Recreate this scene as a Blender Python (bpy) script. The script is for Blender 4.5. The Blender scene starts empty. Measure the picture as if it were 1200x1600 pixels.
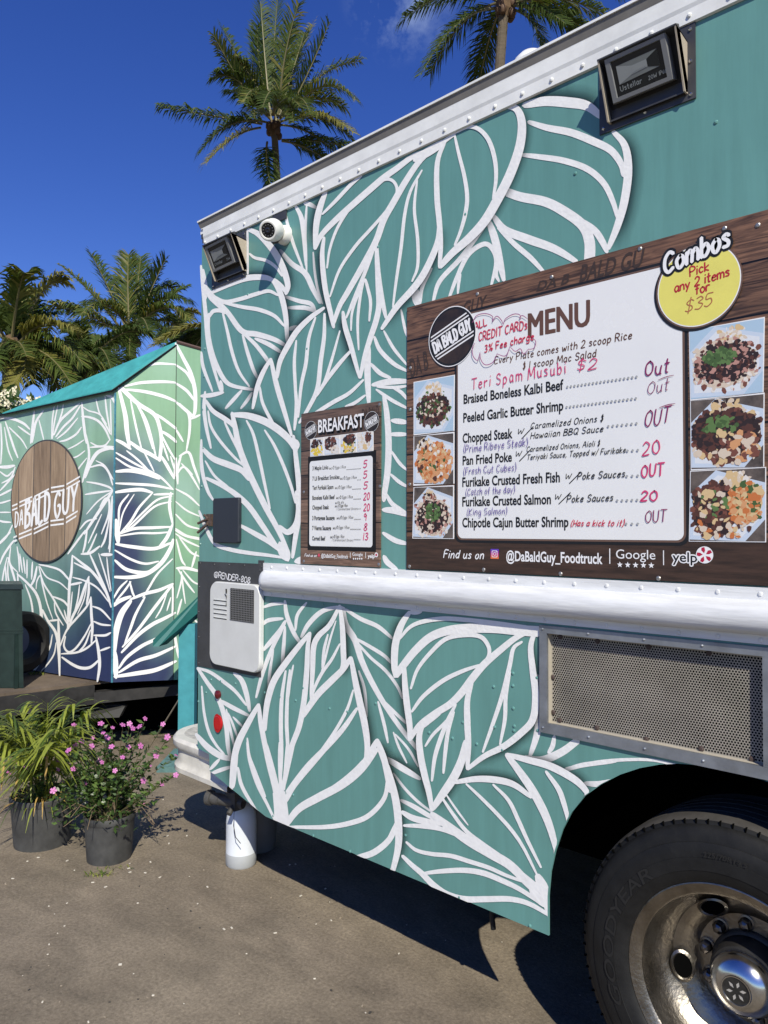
import bpy, bmesh, math, random
from mathutils import Vector, Matrix
R = math.radians
S = bpy.context.scene
COL = S.collection
# ------------------------------------------------------------------ camera
F = 1180.0; YAW = R(46.396); PIT = R(1.505); ROL = R(0.142); D = 1.85
CAM = Vector((0.0, -D, 1.5))
_w0 = Vector((-math.cos(YAW), math.sin(YAW), 0)); RGT0 = Vector((math.sin(YAW), math.cos(YAW), 0)); UP0 = Vector((0, 0, 1))
FWD = _w0*math.cos(PIT) + UP0*math.sin(PIT); _u = UP0*math.cos(PIT) - _w0*math.sin(PIT)
CR = RGT0*math.cos(ROL) + _u*math.sin(ROL); CU = _u*math.cos(ROL) - RGT0*math.sin(ROL)
cd = bpy.data.cameras.new('camera'); cam = bpy.data.objects.new('camera', cd); COL.objects.link(cam)
cd.sensor_width = 36; cd.sensor_fit = 'AUTO'; cd.lens = 36*F/1600; cd.clip_end = 2000; cd.clip_start = 0.05
M3 = Matrix((CR, CU, -FWD)).transposed()
cam.matrix_world = Matrix.Translation(CAM) @ M3.to_4x4()
S.camera = cam
# ------------------------------------------------------------------ light
SUN_AZ, SUN_EL = 9.5, 40.6          # degrees right of straight behind the viewer / above the horizon
_sh = -_w0*math.cos(R(SUN_AZ)) + RGT0*math.sin(R(SUN_AZ))
TOSUN = (_sh*math.cos(R(SUN_EL)) + UP0*math.sin(R(SUN_EL))).normalized()
sl = bpy.data.lights.new('sun', 'SUN'); sl.energy = 5.0; sl.angle = R(0.5); sl.color = (1.0, 0.945, 0.80)
so = bpy.data.objects.new('sun', sl); COL.objects.link(so)
so.rotation_euler = TOSUN.to_track_quat('Z', 'Y').to_euler(); so.location = (0, -4, 8)
W = bpy.data.worlds.new('World'); S.world = W; W.use_nodes = True
nt = W.node_tree; bg = nt.nodes['Background']
sk = nt.nodes.new('ShaderNodeTexSky'); sk.sky_type = 'NISHITA'; sk.sun_disc = False
sk.sun_elevation = R(SUN_EL); sk.sun_rotation = math.atan2(TOSUN.x, TOSUN.y)
sk.air_density = 1.0; sk.dust_density = 0.0; sk.ozone_density = 5.0; sk.altitude = 0
hs = nt.nodes.new('ShaderNodeHueSaturation'); hs.inputs['Saturation'].default_value = 1.24; hs.inputs['Hue'].default_value = 0.525
nt.links.new(sk.outputs[0], hs.inputs['Color'])
# one faint wisp of cloud high in the sky
_tc = nt.nodes.new('ShaderNodeTexCoord'); _cd = (FWD*F+CR*(628-600)-CU*(-6-800)).normalized()
_dp = nt.nodes.new('ShaderNodeVectorMath'); _dp.operation = 'DOT_PRODUCT'; _dp.inputs[1].default_value = _cd; nt.links.new(_tc.outputs['Generated'], _dp.inputs[0])
_mr = nt.nodes.new('ShaderNodeMapRange'); _mr.inputs['From Min'].default_value = math.cos(R(4.2)); _mr.inputs['From Max'].default_value = 1.0; nt.links.new(_dp.outputs['Value'], _mr.inputs['Value'])
_nz = nt.nodes.new('ShaderNodeTexNoise'); _nz.inputs['Scale'].default_value = 16; _nz.inputs['Detail'].default_value = 8; _nz.inputs['Roughness'].default_value = .65; nt.links.new(_tc.outputs['Generated'], _nz.inputs['Vector'])
_nr = nt.nodes.new('ShaderNodeMapRange'); _nr.inputs['From Min'].default_value = 0.46; _nr.inputs['From Max'].default_value = 0.80; nt.links.new(_nz.outputs['Fac'], _nr.inputs['Value'])
_mr.interpolation_type = 'SMOOTHSTEP'; _mr.inputs['To Max'].default_value = 0.55
_mu = nt.nodes.new('ShaderNodeMath'); _mu.operation = 'MULTIPLY'; nt.links.new(_mr.outputs[0], _mu.inputs[0]); nt.links.new(_nr.outputs[0], _mu.inputs[1])
_mx = nt.nodes.new('ShaderNodeMix'); _mx.data_type = 'RGBA'; _mx.inputs[7].default_value = (4.2, 5.2, 7.2, 1); nt.links.new(_mu.outputs[0], _mx.inputs[0]); nt.links.new(hs.outputs[0], _mx.inputs[6]); nt.links.new(_mx.outputs[2], bg.inputs[0])
bg.inputs[1].default_value = 0.118
S.view_settings.view_transform = 'Standard'; S.view_settings.look = 'None'
S.view_settings.exposure = 0.1; S.view_settings.gamma = 1.0
S.cycles.max_bounces = 6; S.cycles.transparent_max_bounces = 24
random.seed(7)
# ------------------------------------------------------------------ projection helpers: a photo pixel -> a point on a real plane
def ray(px, py): return FWD*F + CR*(px-600) - CU*(py-800)
def at(px, py, depth):                     # point at a distance along the view axis
    return CAM + ray(px, py)*(depth/F)
def on(px, py, y=0.0):                     # point on the vertical plane y = const (truck side)
    d = ray(px, py); return CAM + d*((y+D)/d.y)
def ground(px, py, z=0.0):
    d = ray(px, py); return CAM + d*((z-CAM.z)/d.z)
class Plane:
    def __init__(s, p, n): s.p = Vector(p); s.n = Vector(n).normalized()
    def hit(s, px, py):
        d = ray(px, py); return CAM + d*((s.p-CAM).dot(s.n)/d.dot(s.n))
TRUCK = Plane((0, 0, 0), (0, -1, 0))
ARCH_L = [(0.30, -1.131), (0.493, -1.131), (0.56, -1.124), (0.622, -1.109), (0.685, -1.087), (0.74, -1.059), (0.795, -1.018), (0.837, -0.970), (0.874, -0.917), (0.902, -0.864), (0.922, -0.81), (0.934, -0.764)]
def arch_clip(px, py):                     # paint stops at the edge of the wheel arch
    p = on(px, py)
    if p.z < 0.934 and p.x < -0.5:
        for (z0, u0), (z1, u1) in zip(ARCH_L, ARCH_L[1:]):
            if z0 <= p.z <= z1: p.x = min(p.x, u0+(u1-u0)*(p.z-z0)/(z1-z0))
    zb = 0.3835 if p.x > -2.4 else 0.3835+(-2.4-p.x)*0.236
    if p.x > -2.79 and p.z < zb: p.z = zb
    return p
TRUCK.hit = arch_clip
# ------------------------------------------------------------------ materials
def mat(name, color, rough=0.5, metal=0.0, noise=0.0, nscale=8.0, bump=0.0, bscale=40.0, stretch=(1, 1, 1), color2=None, spec=0.5, detail=6, trans=0.0, coat=0.0):
    m = bpy.data.materials.new(name); m.use_nodes = True; t = m.node_tree; b = t.nodes['Principled BSDF']
    b.inputs['Roughness'].default_value = rough; b.inputs['Metallic'].default_value = metal
    b.inputs['Specular IOR Level'].default_value = spec; b.inputs['Coat Weight'].default_value = coat
    c = tuple(color)+(1,); b.inputs['Base Color'].default_value = c
    if noise or bump or color2:
        tc = t.nodes.new('ShaderNodeTexCoord'); mp = t.nodes.new('ShaderNodeMapping'); mp.inputs['Scale'].default_value = stretch
        t.links.new(tc.outputs['Object'], mp.inputs[0])
    if noise or color2:
        n = t.nodes.new('ShaderNodeTexNoise'); n.inputs['Scale'].default_value = nscale; n.inputs['Detail'].default_value = detail; n.inputs['Roughness'].default_value = 0.65
        t.links.new(mp.outputs[0], n.inputs['Vector'])
        r = t.nodes.new('ShaderNodeValToRGB'); r.color_ramp.elements[0].position = 0.3; r.color_ramp.elements[1].position = 0.7
        c2 = color2 or tuple(min(1, x*(1+noise)) for x in color)
        c1 = color if color2 else tuple(x*(1-noise) for x in color)
        r.color_ramp.elements[0].color = tuple(c1)+(1,); r.color_ramp.elements[1].color = tuple(c2)+(1,)
        t.links.new(n.outputs['Fac'], r.inputs[0]); t.links.new(r.outputs[0], b.inputs['Base Color'])
        ma = t.nodes.new('ShaderNodeMath'); ma.operation = 'MULTIPLY_ADD'; ma.inputs[1].default_value = 0.25; ma.inputs[2].default_value = rough-0.12
        t.links.new(n.outputs['Fac'], ma.inputs[0]); t.links.new(ma.outputs[0], b.inputs['Roughness'])
    if bump:
        n2 = t.nodes.new('ShaderNodeTexNoise'); n2.inputs['Scale'].default_value = bscale; n2.inputs['Detail'].default_value = 4
        t.links.new(mp.outputs[0], n2.inputs['Vector'])
        bp = t.nodes.new('ShaderNodeBump'); bp.inputs['Strength'].default_value = bump; bp.inputs['Distance'].default_value = 0.01
        t.links.new(n2.outputs['Fac'], bp.inputs['Height']); t.links.new(bp.outputs[0], b.inputs['Normal'])
    if trans:
        tr = t.nodes.new('ShaderNodeBsdfTranslucent'); mx = t.nodes.new('ShaderNodeMixShader'); mx.inputs[0].default_value = trans
        tr.inputs[0].default_value = (color[0]*1.6, color[1]*1.6, color[2]*0.8, 1)
        o = t.nodes['Material Output']; t.links.new(b.outputs[0], mx.inputs[1]); t.links.new(tr.outputs[0], mx.inputs[2]); t.links.new(mx.outputs[0], o.inputs[0])
    return m
def nodes_of(m): return m.node_tree, m.node_tree.nodes['Principled BSDF']
M = {}
M['teal'] = mat('teal_paint', (0.121, 0.286, 0.268), 0.34, noise=0.06, nscale=2.2, bump=0.16, bscale=3.2, detail=9)
_t, _b = M['teal'].node_tree, M['teal'].node_tree.nodes['Principled BSDF']
_src = _b.inputs['Base Color'].links[0].from_socket; _c = _t.nodes.new('ShaderNodeTexCoord'); _m = _t.nodes.new('ShaderNodeMapping'); _m.inputs['Scale'].default_value = (9, 1, 0.7); _t.links.new(_c.outputs['Object'], _m.inputs[0])
_n = _t.nodes.new('ShaderNodeTexNoise'); _n.inputs['Scale'].default_value = 2.4; _n.inputs['Detail'].default_value = 9; _n.inputs['Roughness'].default_value = .7; _t.links.new(_m.outputs[0], _n.inputs['Vector'])
_r = _t.nodes.new('ShaderNodeValToRGB'); _r.color_ramp.elements[0].position = .25; _r.color_ramp.elements[1].position = .62; _r.color_ramp.elements[0].color = (.86, .85, .83, 1); _r.color_ramp.elements[1].color = (1.04, 1.03, 1.02, 1); _t.links.new(_n.outputs['Fac'], _r.inputs[0])
_x = _t.nodes.new('ShaderNodeMix'); _x.data_type = 'RGBA'; _x.blend_type = 'MULTIPLY'; _x.inputs[0].default_value = 1; _t.links.new(_src, _x.inputs[6]); _t.links.new(_r.outputs[0], _x.inputs[7])
# pale scuffs
_n2 = _t.nodes.new('ShaderNodeTexNoise'); _n2.inputs['Scale'].default_value = 5.5; _n2.inputs['Detail'].default_value = 12; _n2.inputs['Roughness'].default_value = .8; _n2.inputs['Distortion'].default_value = 1.5; _t.links.new(_c.outputs['Object'], _n2.inputs['Vector'])
_r2 = _t.nodes.new('ShaderNodeValToRGB'); _r2.color_ramp.elements[0].position = .66; _r2.color_ramp.elements[1].position = .80; _r2.color_ramp.elements[1].color = (.35, .35, .35, 1); _t.links.new(_n2.outputs['Fac'], _r2.inputs[0])
_y = _t.nodes.new('ShaderNodeMix'); _y.data_type = 'RGBA'; _y.inputs[7].default_value = (.40, .50, .48, 1); _t.links.new(_r2.outputs[0], _y.inputs[0]); _t.links.new(_x.outputs[2], _y.inputs[6]); _t.links.new(_y.outputs[2], _b.inputs['Base Color'])
M['white'] = mat('white_brush_paint', (0.79, 0.79, 0.79), 0.5, noise=0.05, nscale=26, bump=0.12, bscale=90)
M['trim'] = mat('white_gelcoat', (0.75, 0.76, 0.75), 0.38, noise=0.11, nscale=9, bump=0.04, bscale=30)
M['alu'] = mat('painted_rail_white', (0.68, 0.69, 0.70), 0.36, noise=0.14, nscale=14, stretch=(0.4, 1, 4), bump=0.15, bscale=25)
M['steel'] = mat('brushed_steel', (0.31, 0.33, 0.36), 0.45, 0.7, noise=0.22, nscale=14, bump=0.05, bscale=60)
M['dusty'] = mat('dusty_perforated_sheet', (0.36, 0.33, 0.28), 0.7, 0.1, noise=0.25, nscale=7)
M['black'] = mat('black_paint', (0.010, 0.010, 0.011), 0.5, spec=0.3)
M['charcoal'] = mat('charcoal_plate', (0.045, 0.046, 0.05), 0.45, noise=0.25, nscale=12)
M['flap'] = mat('slate_plastic', (0.022, 0.026, 0.036), 0.5, noise=0.1, nscale=14)
M['pit'] = mat('shade_black', (0.003, 0.003, 0.003), 0.95, spec=0.0)  # sheenless near-black: shade beneath bodies and inside holes put into the colour
M['heater'] = mat('heater_door_enamel', (0.60, 0.61, 0.60), 0.4, noise=0.06, nscale=10)
M['red'] = mat('red_reflector', (0.45, 0.012, 0.015), 0.25)
M['rubber'] = mat('tyre_rubber', (0.0095, 0.0095, 0.0097), 0.6, spec=0.3, noise=0.3, nscale=20, bump=0.08, bscale=50)
M['rubdust'] = mat('dusty_tread', (0.05, 0.045, 0.04), 0.85, noise=0.3, nscale=14)
M['chrome'] = mat('worn_wheel_chrome', (0.27, 0.245, 0.21), 0.37, 1.0, noise=0.35, nscale=9, bump=0.16, bscale=110)
M['cap'] = mat('polished_hub', (0.60, 0.60, 0.60), 0.18, 1.0, noise=0.15, nscale=9)
M['tan'] = mat('weathered_steel_side', (0.42, 0.36, 0.28), 0.6, noise=0.12, nscale=12)
M['lampgrey'] = mat('lamp_cast_grey', (0.20, 0.205, 0.21), 0.45)
M['lens'] = mat('lamp_glass', (0.17, 0.19, 0.19), 0.12, noise=0.1, nscale=10, coat=0.5)
M['lens2'] = mat('lamp_reflector', (0.28, 0.30, 0.30), 0.25)
M['lens3'] = mat('lamp_glass_dark', (0.012, 0.016, 0.018), 0.12)
M['greytext'] = mat('grey_print', (0.25, 0.27, 0.27), 0.5)
M['panel'] = mat('whiteboard', (0.75, 0.755, 0.765), 0.25, noise=0.02, nscale=5)
M['ink'] = mat('black_ink', (0.008, 0.008, 0.009), 0.5)
M['inkred'] = mat('red_marker', (0.55, 0.02, 0.07), 0.5)
M['inkpink'] = mat('pink_marker', (0.60, 0.04, 0.16), 0.5)
M['inkwine'] = mat('wine_marker', (0.22, 0.01, 0.10), 0.5)
M['inkpurple'] = mat('purple_marker', (0.12, 0.07, 0.32), 0.5)
M['inkbrown'] = mat('brown_print', (0.115, 0.055, 0.038), 0.5)
M['inkbrown2'] = mat('brown_border', (0.13, 0.075, 0.055), 0.5)
M['inkwhite'] = mat('white_print', (0.8, 0.8, 0.82), 0.4)
M['dotgrey'] = mat('grey_dots', (0.36, 0.37, 0.38), 0.5)
M['yellow'] = mat('yellow_badge', (0.72, 0.66, 0.15), 0.4, noise=0.05, nscale=12)
M['ghost'] = mat('faded_wood_stamp', (0.045, 0.028, 0.020), 0.5)
M['burst'] = mat('red_burst', (0.42, 0.012, 0.05), 0.4)
M['iconpurple'] = mat('icon_purple', (0.30, 0.03, 0.35), 0.4)
M['iconorange'] = mat('icon_orange', (0.72, 0.17, 0.06), 0.4)
def wood_mat(name, ca, cb, plank, dark=0.25):
    m = mat(name, ca, 0.4); t, b = nodes_of(m); L = t.links.new; N = t.nodes.new
    tc = N('ShaderNodeTexCoord'); mp = N('ShaderNodeMapping'); mp.inputs['Scale'].default_value = (2.6, 1, 40); L(tc.outputs['Object'], mp.inputs[0])
    n = N('ShaderNodeTexNoise'); n.inputs['Scale'].default_value = 2.6; n.inputs['Detail'].default_value = 8; n.inputs['Distortion'].default_value = 1.6; L(mp.outputs[0], n.inputs['Vector'])
    r = N('ShaderNodeValToRGB'); r.color_ramp.elements[0].position = 0.33; r.color_ramp.elements[1].position = 0.70
    r.color_ramp.elements[0].color = tuple(ca)+(1,); r.color_ramp.elements[1].color = tuple(cb)+(1,); L(n.outputs['Fac'], r.inputs[0])
    sx = N('ShaderNodeSeparateXYZ'); L(tc.outputs['Object'], sx.inputs[0])
    d = N('ShaderNodeMath'); d.operation = 'DIVIDE'; d.inputs[1].default_value = plank; L(sx.outputs['Z'], d.inputs[0])
    fl = N('ShaderNodeMath'); fl.operation = 'FLOOR'; L(d.outputs[0], fl.inputs[0])
    wn = N('ShaderNodeTexWhiteNoise'); wn.noise_dimensions = '1D'; L(fl.outputs[0], wn.inputs['W'])
    fr = N('ShaderNodeMath'); fr.operation = 'FRACT'; L(d.outputs[0], fr.inputs[0])
    gt = N('ShaderNodeMath'); gt.operation = 'GREATER_THAN'; gt.inputs[1].default_value = 0.04; L(fr.outputs[0], gt.inputs[0])
    ma = N('ShaderNodeMath'); ma.operation = 'MULTIPLY_ADD'; ma.inputs[1].default_value = 0.75; ma.inputs[2].default_value = 0.62; L(wn.outputs['Value'], ma.inputs[0])
    mu = N('ShaderNodeMath'); mu.operation = 'MULTIPLY'; L(gt.outputs[0], mu.inputs[0]); L(ma.outputs[0], mu.inputs[1])
    vm = N('ShaderNodeVectorMath'); vm.operation = 'SCALE'; L(r.outputs[0], vm.inputs[0]); L(mu.outputs[0], vm.inputs['Scale'])
    L(vm.outputs[0], b.inputs['Base Color'])
    return m
M['wood'] = wood_mat('dark_printed_planks', (0.032, 0.017, 0.010), (0.20, 0.105, 0.062), 0.125)
M['wood2'] = wood_mat('light_printed_planks', (0.065, 0.040, 0.030), (0.205, 0.125, 0.088), 0.09)
def attr_mat(name, attr, rough=0.5, bump=0.0, vstripe=False):
    m = mat(name, (0.5, 0.5, 0.5), rough, bump=bump, bscale=30); t, b = nodes_of(m)
    a = t.nodes.new('ShaderNodeVertexColor'); a.layer_name = attr
    n = t.nodes.new('ShaderNodeTexNoise'); n.inputs['Scale'].default_value = 14; n.inputs['Detail'].default_value = 6
    tc = t.nodes.new('ShaderNodeTexCoord'); mp = t.nodes.new('ShaderNodeMapping'); mp.inputs['Scale'].default_value = (1, 1, 0.12)
    t.links.new(tc.outputs['Object'], mp.inputs[0]); t.links.new(mp.outputs[0], n.inputs['Vector'])
    ma = t.nodes.new('ShaderNodeMath'); ma.operation = 'MULTIPLY_ADD'; ma.inputs[1].default_value = 0.5; ma.inputs[2].default_value = 0.75; t.links.new(n.outputs['Fac'], ma.inputs[0])
    vm = t.nodes.new('ShaderNodeVectorMath'); vm.operation = 'SCALE'; t.links.new(a.outputs[0], vm.inputs[0]); t.links.new(ma.outputs[0], vm.inputs['Scale'])
    t.links.new(vm.outputs[0], b.inputs['Base Color'])
    return m
M['kiosk'] = attr_mat('sprayed_plywood', 'spray', 0.5, 0.08)
def spray_mat(name, color):                 # airbrushed paint whose thickness fades out (the mural's own dark fades)
    m = mat(name, color, 0.4); t, b = nodes_of(m)
    a = t.nodes.new('ShaderNodeVertexColor'); a.layer_name = 'spray'; sp = t.nodes.new('ShaderNodeSeparateColor')
    tb = t.nodes.new('ShaderNodeBsdfTransparent'); mx = t.nodes.new('ShaderNodeMixShader')
    t.links.new(a.outputs[0], sp.inputs[0]); t.links.new(sp.outputs[0], mx.inputs[0])
    t.links.new(tb.outputs[0], mx.inputs[1]); t.links.new(b.outputs[0], mx.inputs[2]); t.links.new(mx.outputs[0], t.nodes['Material Output'].inputs[0])
    return m
M['spray'] = spray_mat('dark_airbrush', (0.008, 0.016, 0.018))
# ------------------------------------------------------------------ mesh builder
class MB:
    def __init__(s): s.v = []; s.f = []; s.m = []; s.c = {}
    def vert(s, p, c=None):
        s.v.append(tuple(p))
        if c is not None: s.c[len(s.v)-1] = c
        return len(s.v)-1
    def face(s, idx, m=0): s.f.append(tuple(idx)); s.m.append(m)
    def poly(s, pts, m=0): s.face([s.vert(p) for p in pts], m)
    def box(s, lo, hi, m=0, mtx=None):
        P = [Vector((x, y, z)) for x in (lo[0], hi[0]) for y in (lo[1], hi[1]) for z in (lo[2], hi[2])]
        if mtx: P = [mtx @ p for p in P]
        i = [s.vert(p) for p in P]
        for q in ((0, 1, 3, 2), (4, 6, 7, 5), (0, 4, 5, 1), (2, 3, 7, 6), (0, 2, 6, 4), (1, 5, 7, 3)): s.face([i[k] for k in q], m)
    def hexa(s, A, B, m=0):                  # two quads joined
        i = [s.vert(p) for p in A]; j = [s.vert(p) for p in B]; n = len(A)
        s.face(i, m); s.face(j[::-1], m)
        for k in range(n): s.face((i[k], j[k], j[(k+1) % n], i[(k+1) % n]), m)
    def tube(s, pts, r, m=0, n=8, cap=True):
        pts = [Vector(p) for p in pts]; rs = r if isinstance(r, (list, tuple)) else [r]*len(pts); rings = []
        for k, p in enumerate(pts):
            t = (pts[min(k+1, len(pts)-1)]-pts[max(k-1, 0)]).normalized()
            a = t.cross(Vector((0, 0, 1)));
            if a.length < 0.05: a = t.cross(Vector((1, 0, 0)))
            a.normalize(); b = t.cross(a)
            rings.append([s.vert(p+(a*math.cos(q)+b*math.sin(q))*rs[k]) for q in [2*math.pi*i/n for i in range(n)]])
        for A, B in zip(rings, rings[1:]):
            for i in range(n): s.face((A[i], B[i], B[(i+1) % n], A[(i+1) % n]), m)
        if cap: s.face(rings[0][::-1], m); s.face(rings[-1], m)
    def lathe(s, prof, c, axis, m=0, n=48, mats=None):   # profile (r, t along axis)
        c = Vector(c); ax = Vector(axis).normalized(); a = ax.orthogonal().normalized(); b = ax.cross(a); rings = []
        for r, t in prof:
            rings.append([s.vert(c+ax*t+(a*math.cos(q)+b*math.sin(q))*r) for q in [2*math.pi*i/n for i in range(n)]])
        for k, (A, B) in enumerate(zip(rings, rings[1:])):
            for i in range(n): s.face((A[i], B[i], B[(i+1) % n], A[(i+1) % n]), mats[k] if mats else m)
    def ball(s, c, r, m=0, n=12, sc=(1, 1, 1)):
        c = Vector(c); rings = []
        for i in range(1, n//2):
            a = math.pi*i/(n//2); rings.append([s.vert(c+Vector((math.sin(a)*math.cos(q)*sc[0], math.sin(a)*math.sin(q)*sc[1], math.cos(a)*sc[2]))*r) for q in [2*math.pi*k/n for k in range(n)]])
        t = s.vert(c+Vector((0, 0, r*sc[2]))); bt = s.vert(c-Vector((0, 0, r*sc[2])))
        for A, B in zip(rings, rings[1:]):
            for k in range(n): s.face((A[k], B[k], B[(k+1) % n], A[(k+1) % n]), m)
        for k in range(n): s.face((t, rings[0][k], rings[0][(k+1) % n]), m); s.face((bt, rings[-1][(k+1) % n], rings[-1][k]), m)
    def build(s, name, mats, parent=None, smooth=False, loc=None):
        me = bpy.data.meshes.new(name); off = Vector(loc) if loc is not None else None
        vs = [tuple(Vector(p)-off) for p in s.v] if off is not None else s.v
        me.from_pydata(vs, [], s.f)
        for mm in (mats if isinstance(mats, (list, tuple)) else [mats]): me.materials.append(M[mm] if isinstance(mm, str) else mm)
        me.polygons.foreach_set('material_index', s.m)
        if smooth: me.polygons.foreach_set('use_smooth', [True]*len(s.f))
        if s.c:
            ca = me.color_attributes.new('spray', 'FLOAT_COLOR', 'POINT')
            for i in range(len(s.v)): ca.data[i].color = tuple(s.c.get(i, (0, 0, 0)))+(1,)
        me.update(); o = bpy.data.objects.new(name, me); COL.objects.link(o)
        if off is not None: o.location = off
        if parent:
            o.parent = parent
            if off is None: o.matrix_parent_inverse = Matrix.Translation(-Vector(parent.location))
            else: o.location = off-Vector(parent.location)
        if smooth:
            try: me.set_sharp_from_angle(angle=R(35))
            except Exception: pass
        return o
def thing(name, label, cat, loc, group=None):
    o = bpy.data.objects.new(name, None); COL.objects.link(o); o.location = loc; o.empty_display_size = 0.1
    return tag(o, label, cat, group)
def tag(o, label, cat, group=None):
    o['label'] = label; o['category'] = cat
    if group: o['group'] = group
    return o
# ------------------------------------------------------------------ strokes
def spline(P, k=6):
    if len(P) < 3: return [P[0]*(1-i/k)+P[1]*(i/k) for i in range(k+1)] if len(P) == 2 else P
    out = []; Q = [P[0]*2-P[1]]+P+[P[-1]*2-P[-2]]
    for i in range(1, len(Q)-2):
        for j in range(k):
            t = j/k; a, b, c, d = Q[i-1], Q[i], Q[i+1], Q[i+2]
            out.append(0.5*((2*b)+(c-a)*t+(2*a-5*b+4*c-d)*t*t+(3*b-3*c+d-a)*t*t*t))
    out.append(P[-1]); return out
def parse(data):
    ox = oy = 0.0; sc = 1.0; res = []
    for ln in data.strip().splitlines():
        for it in ln.split(';'):
            it = it.strip()
            if not it: continue
            tk = it.split()
            if tk[0] == 'C': ox, oy, sc = float(tk[1]), float(tk[2]), float(tk[3]); continue
            fl = ''
            while tk[0][0].isalpha(): fl += tk[0][0]; tk[0] = tk[0][1:]
            ws = [float(w)/sc for w in tk[0].split('>')]
            P = [Vector((float(a)/sc+ox, float(b)/sc+oy)) for a, b in (q.split(',') for q in tk[1:])]
            res.append((fl, ws, P))
    return res
LAY = [0]
def nxt(): LAY[0] += 1; return LAY[0]*0.000006
def ribbon(mb, P, ws, hit, m=0, taper=True):
    P = spline(P); n = len(P); L = []; Rr = []
    for i, p in enumerate(P):
        t = P[min(i+1, n-1)]-P[max(i-1, 0)]
        if t.length < 1e-9: t = Vector((1, 0))
        t.normalize(); nn = Vector((-t.y, t.x)); f = i/(n-1)
        if len(ws) == 1: w = ws[0]*(0.50+0.55*math.sin(math.pi*f)**0.6) if taper else ws[0]
        else:
            g = f*(len(ws)-1); k = min(int(g), len(ws)-2); w = ws[k]*(1-(g-k))+ws[k+1]*(g-k)
        L.append(p+nn*w/2); Rr.append(p-nn*w/2)
        if i == 0: c0 = p-t*w*0.4; 
        if i == n-1: c1 = p+t*w*0.4
    a = [mb.vert(hit(q)) for q in L]; b = [mb.vert(hit(q)) for q in Rr]
    for i in range(n-1): mb.face((a[i], a[i+1], b[i+1], b[i]), m)
    mb.face((a[0], b[0], mb.vert(hit(c0))), m); mb.face((b[-1], a[-1], mb.vert(hit(c1))), m)
def strokes(mb, data, plane, off, m=0, keep=None, sprays=None, ws_=1.0):
    nrm = plane.n
    for fl, ws, P in parse(data):
        o = off+nxt()
        ribbon(mb, P, [w*ws_ for w in ws], lambda q: plane.hit(q.x, q.y)+nrm*o, m)
        if sprays is not None:
            if 'l' in fl: sprays.append((P, -1))
            if 'r' in fl: sprays.append((P, 1))
            if 'b' in fl: sprays += [(P, -1), (P, 1)]
def spray(mb, P, side, plane, off, width, a0=0.75, m=0):
    P = spline(P, 5); n = len(P); nrm = plane.n; o = off+nxt(); cols = ((-0.1, a0), (0.12, a0), (0.35, a0*0.55), (0.65, a0*0.2), (1.0, 0.0)); rows = []
    for i, p in enumerate(P):
        t = (P[min(i+1, n-1)]-P[max(i-1, 0)]).normalized(); nn = Vector((-t.y, t.x))*side
        e = min(1, min(i, n-1-i)/(0.25*n)+0.0)
        rows.append([mb.vert(plane.hit(*(p+nn*width*w))+nrm*o, (a*e, a*e, a*e)) for w, a in cols])
    for A, B in zip(rows, rows[1:]):
        for k in range(4): mb.face((A[k], B[k], B[k+1], A[k+1]), m)
# ------------------------------------------------------------------ lettering
_fc = {}
def glyph_mesh(txt, bold=0.0, shear=0.0):
    key = (txt, bold, shear)
    if key in _fc: return _fc[key]
    c = bpy.data.curves.new('t', 'FONT'); c.body = txt; c.offset = bold; c.shear = shear; c.size = 1.0; c.resolution_u = 3
    o = bpy.data.objects.new('t', c); COL.objects.link(o); bpy.context.view_layer.update()
    dg = bpy.context.evaluated_depsgraph_get(); me = bpy.data.meshes.new_from_object(o.evaluated_get(dg))
    vs = [v.co.copy() for v in me.vertices]; fs = [tuple(p.vertices) for p in me.polygons]
    bpy.data.objects.remove(o); bpy.data.curves.remove(c); bpy.data.meshes.remove(me)
    x0 = min(v.x for v in vs); x1 = max(v.x for v in vs)
    _fc[key] = (vs, fs, x0, x1); return _fc[key]
CAPH = 0.729
def wtext(mb, txt, x0, y0, x1, h, m, bold=0.0, shear=0.0, y=-0.0105, ang=0.0):   # baseline start pixel, end pixel x, cap height in px
    a = on(x0, y0, y); vs, fs, lo, hi = glyph_mesh(txt, bold, shear)
    b = on(x1, y0, y); wd = b.x-a.x; ht = on(x0, y0-h, y).z-a.z; o = nxt()
    ca, sa = math.cos(ang), math.sin(ang); ids = []
    for v in vs:
        X = (v.x-lo)/(hi-lo)*wd; Z = v.y/CAPH*ht
        ids.append(mb.vert((a.x+X*ca-Z*sa, y-o, a.z+X*sa+Z*ca)))
    for f in fs: mb.face([ids[i] for i in f], m)
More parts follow.
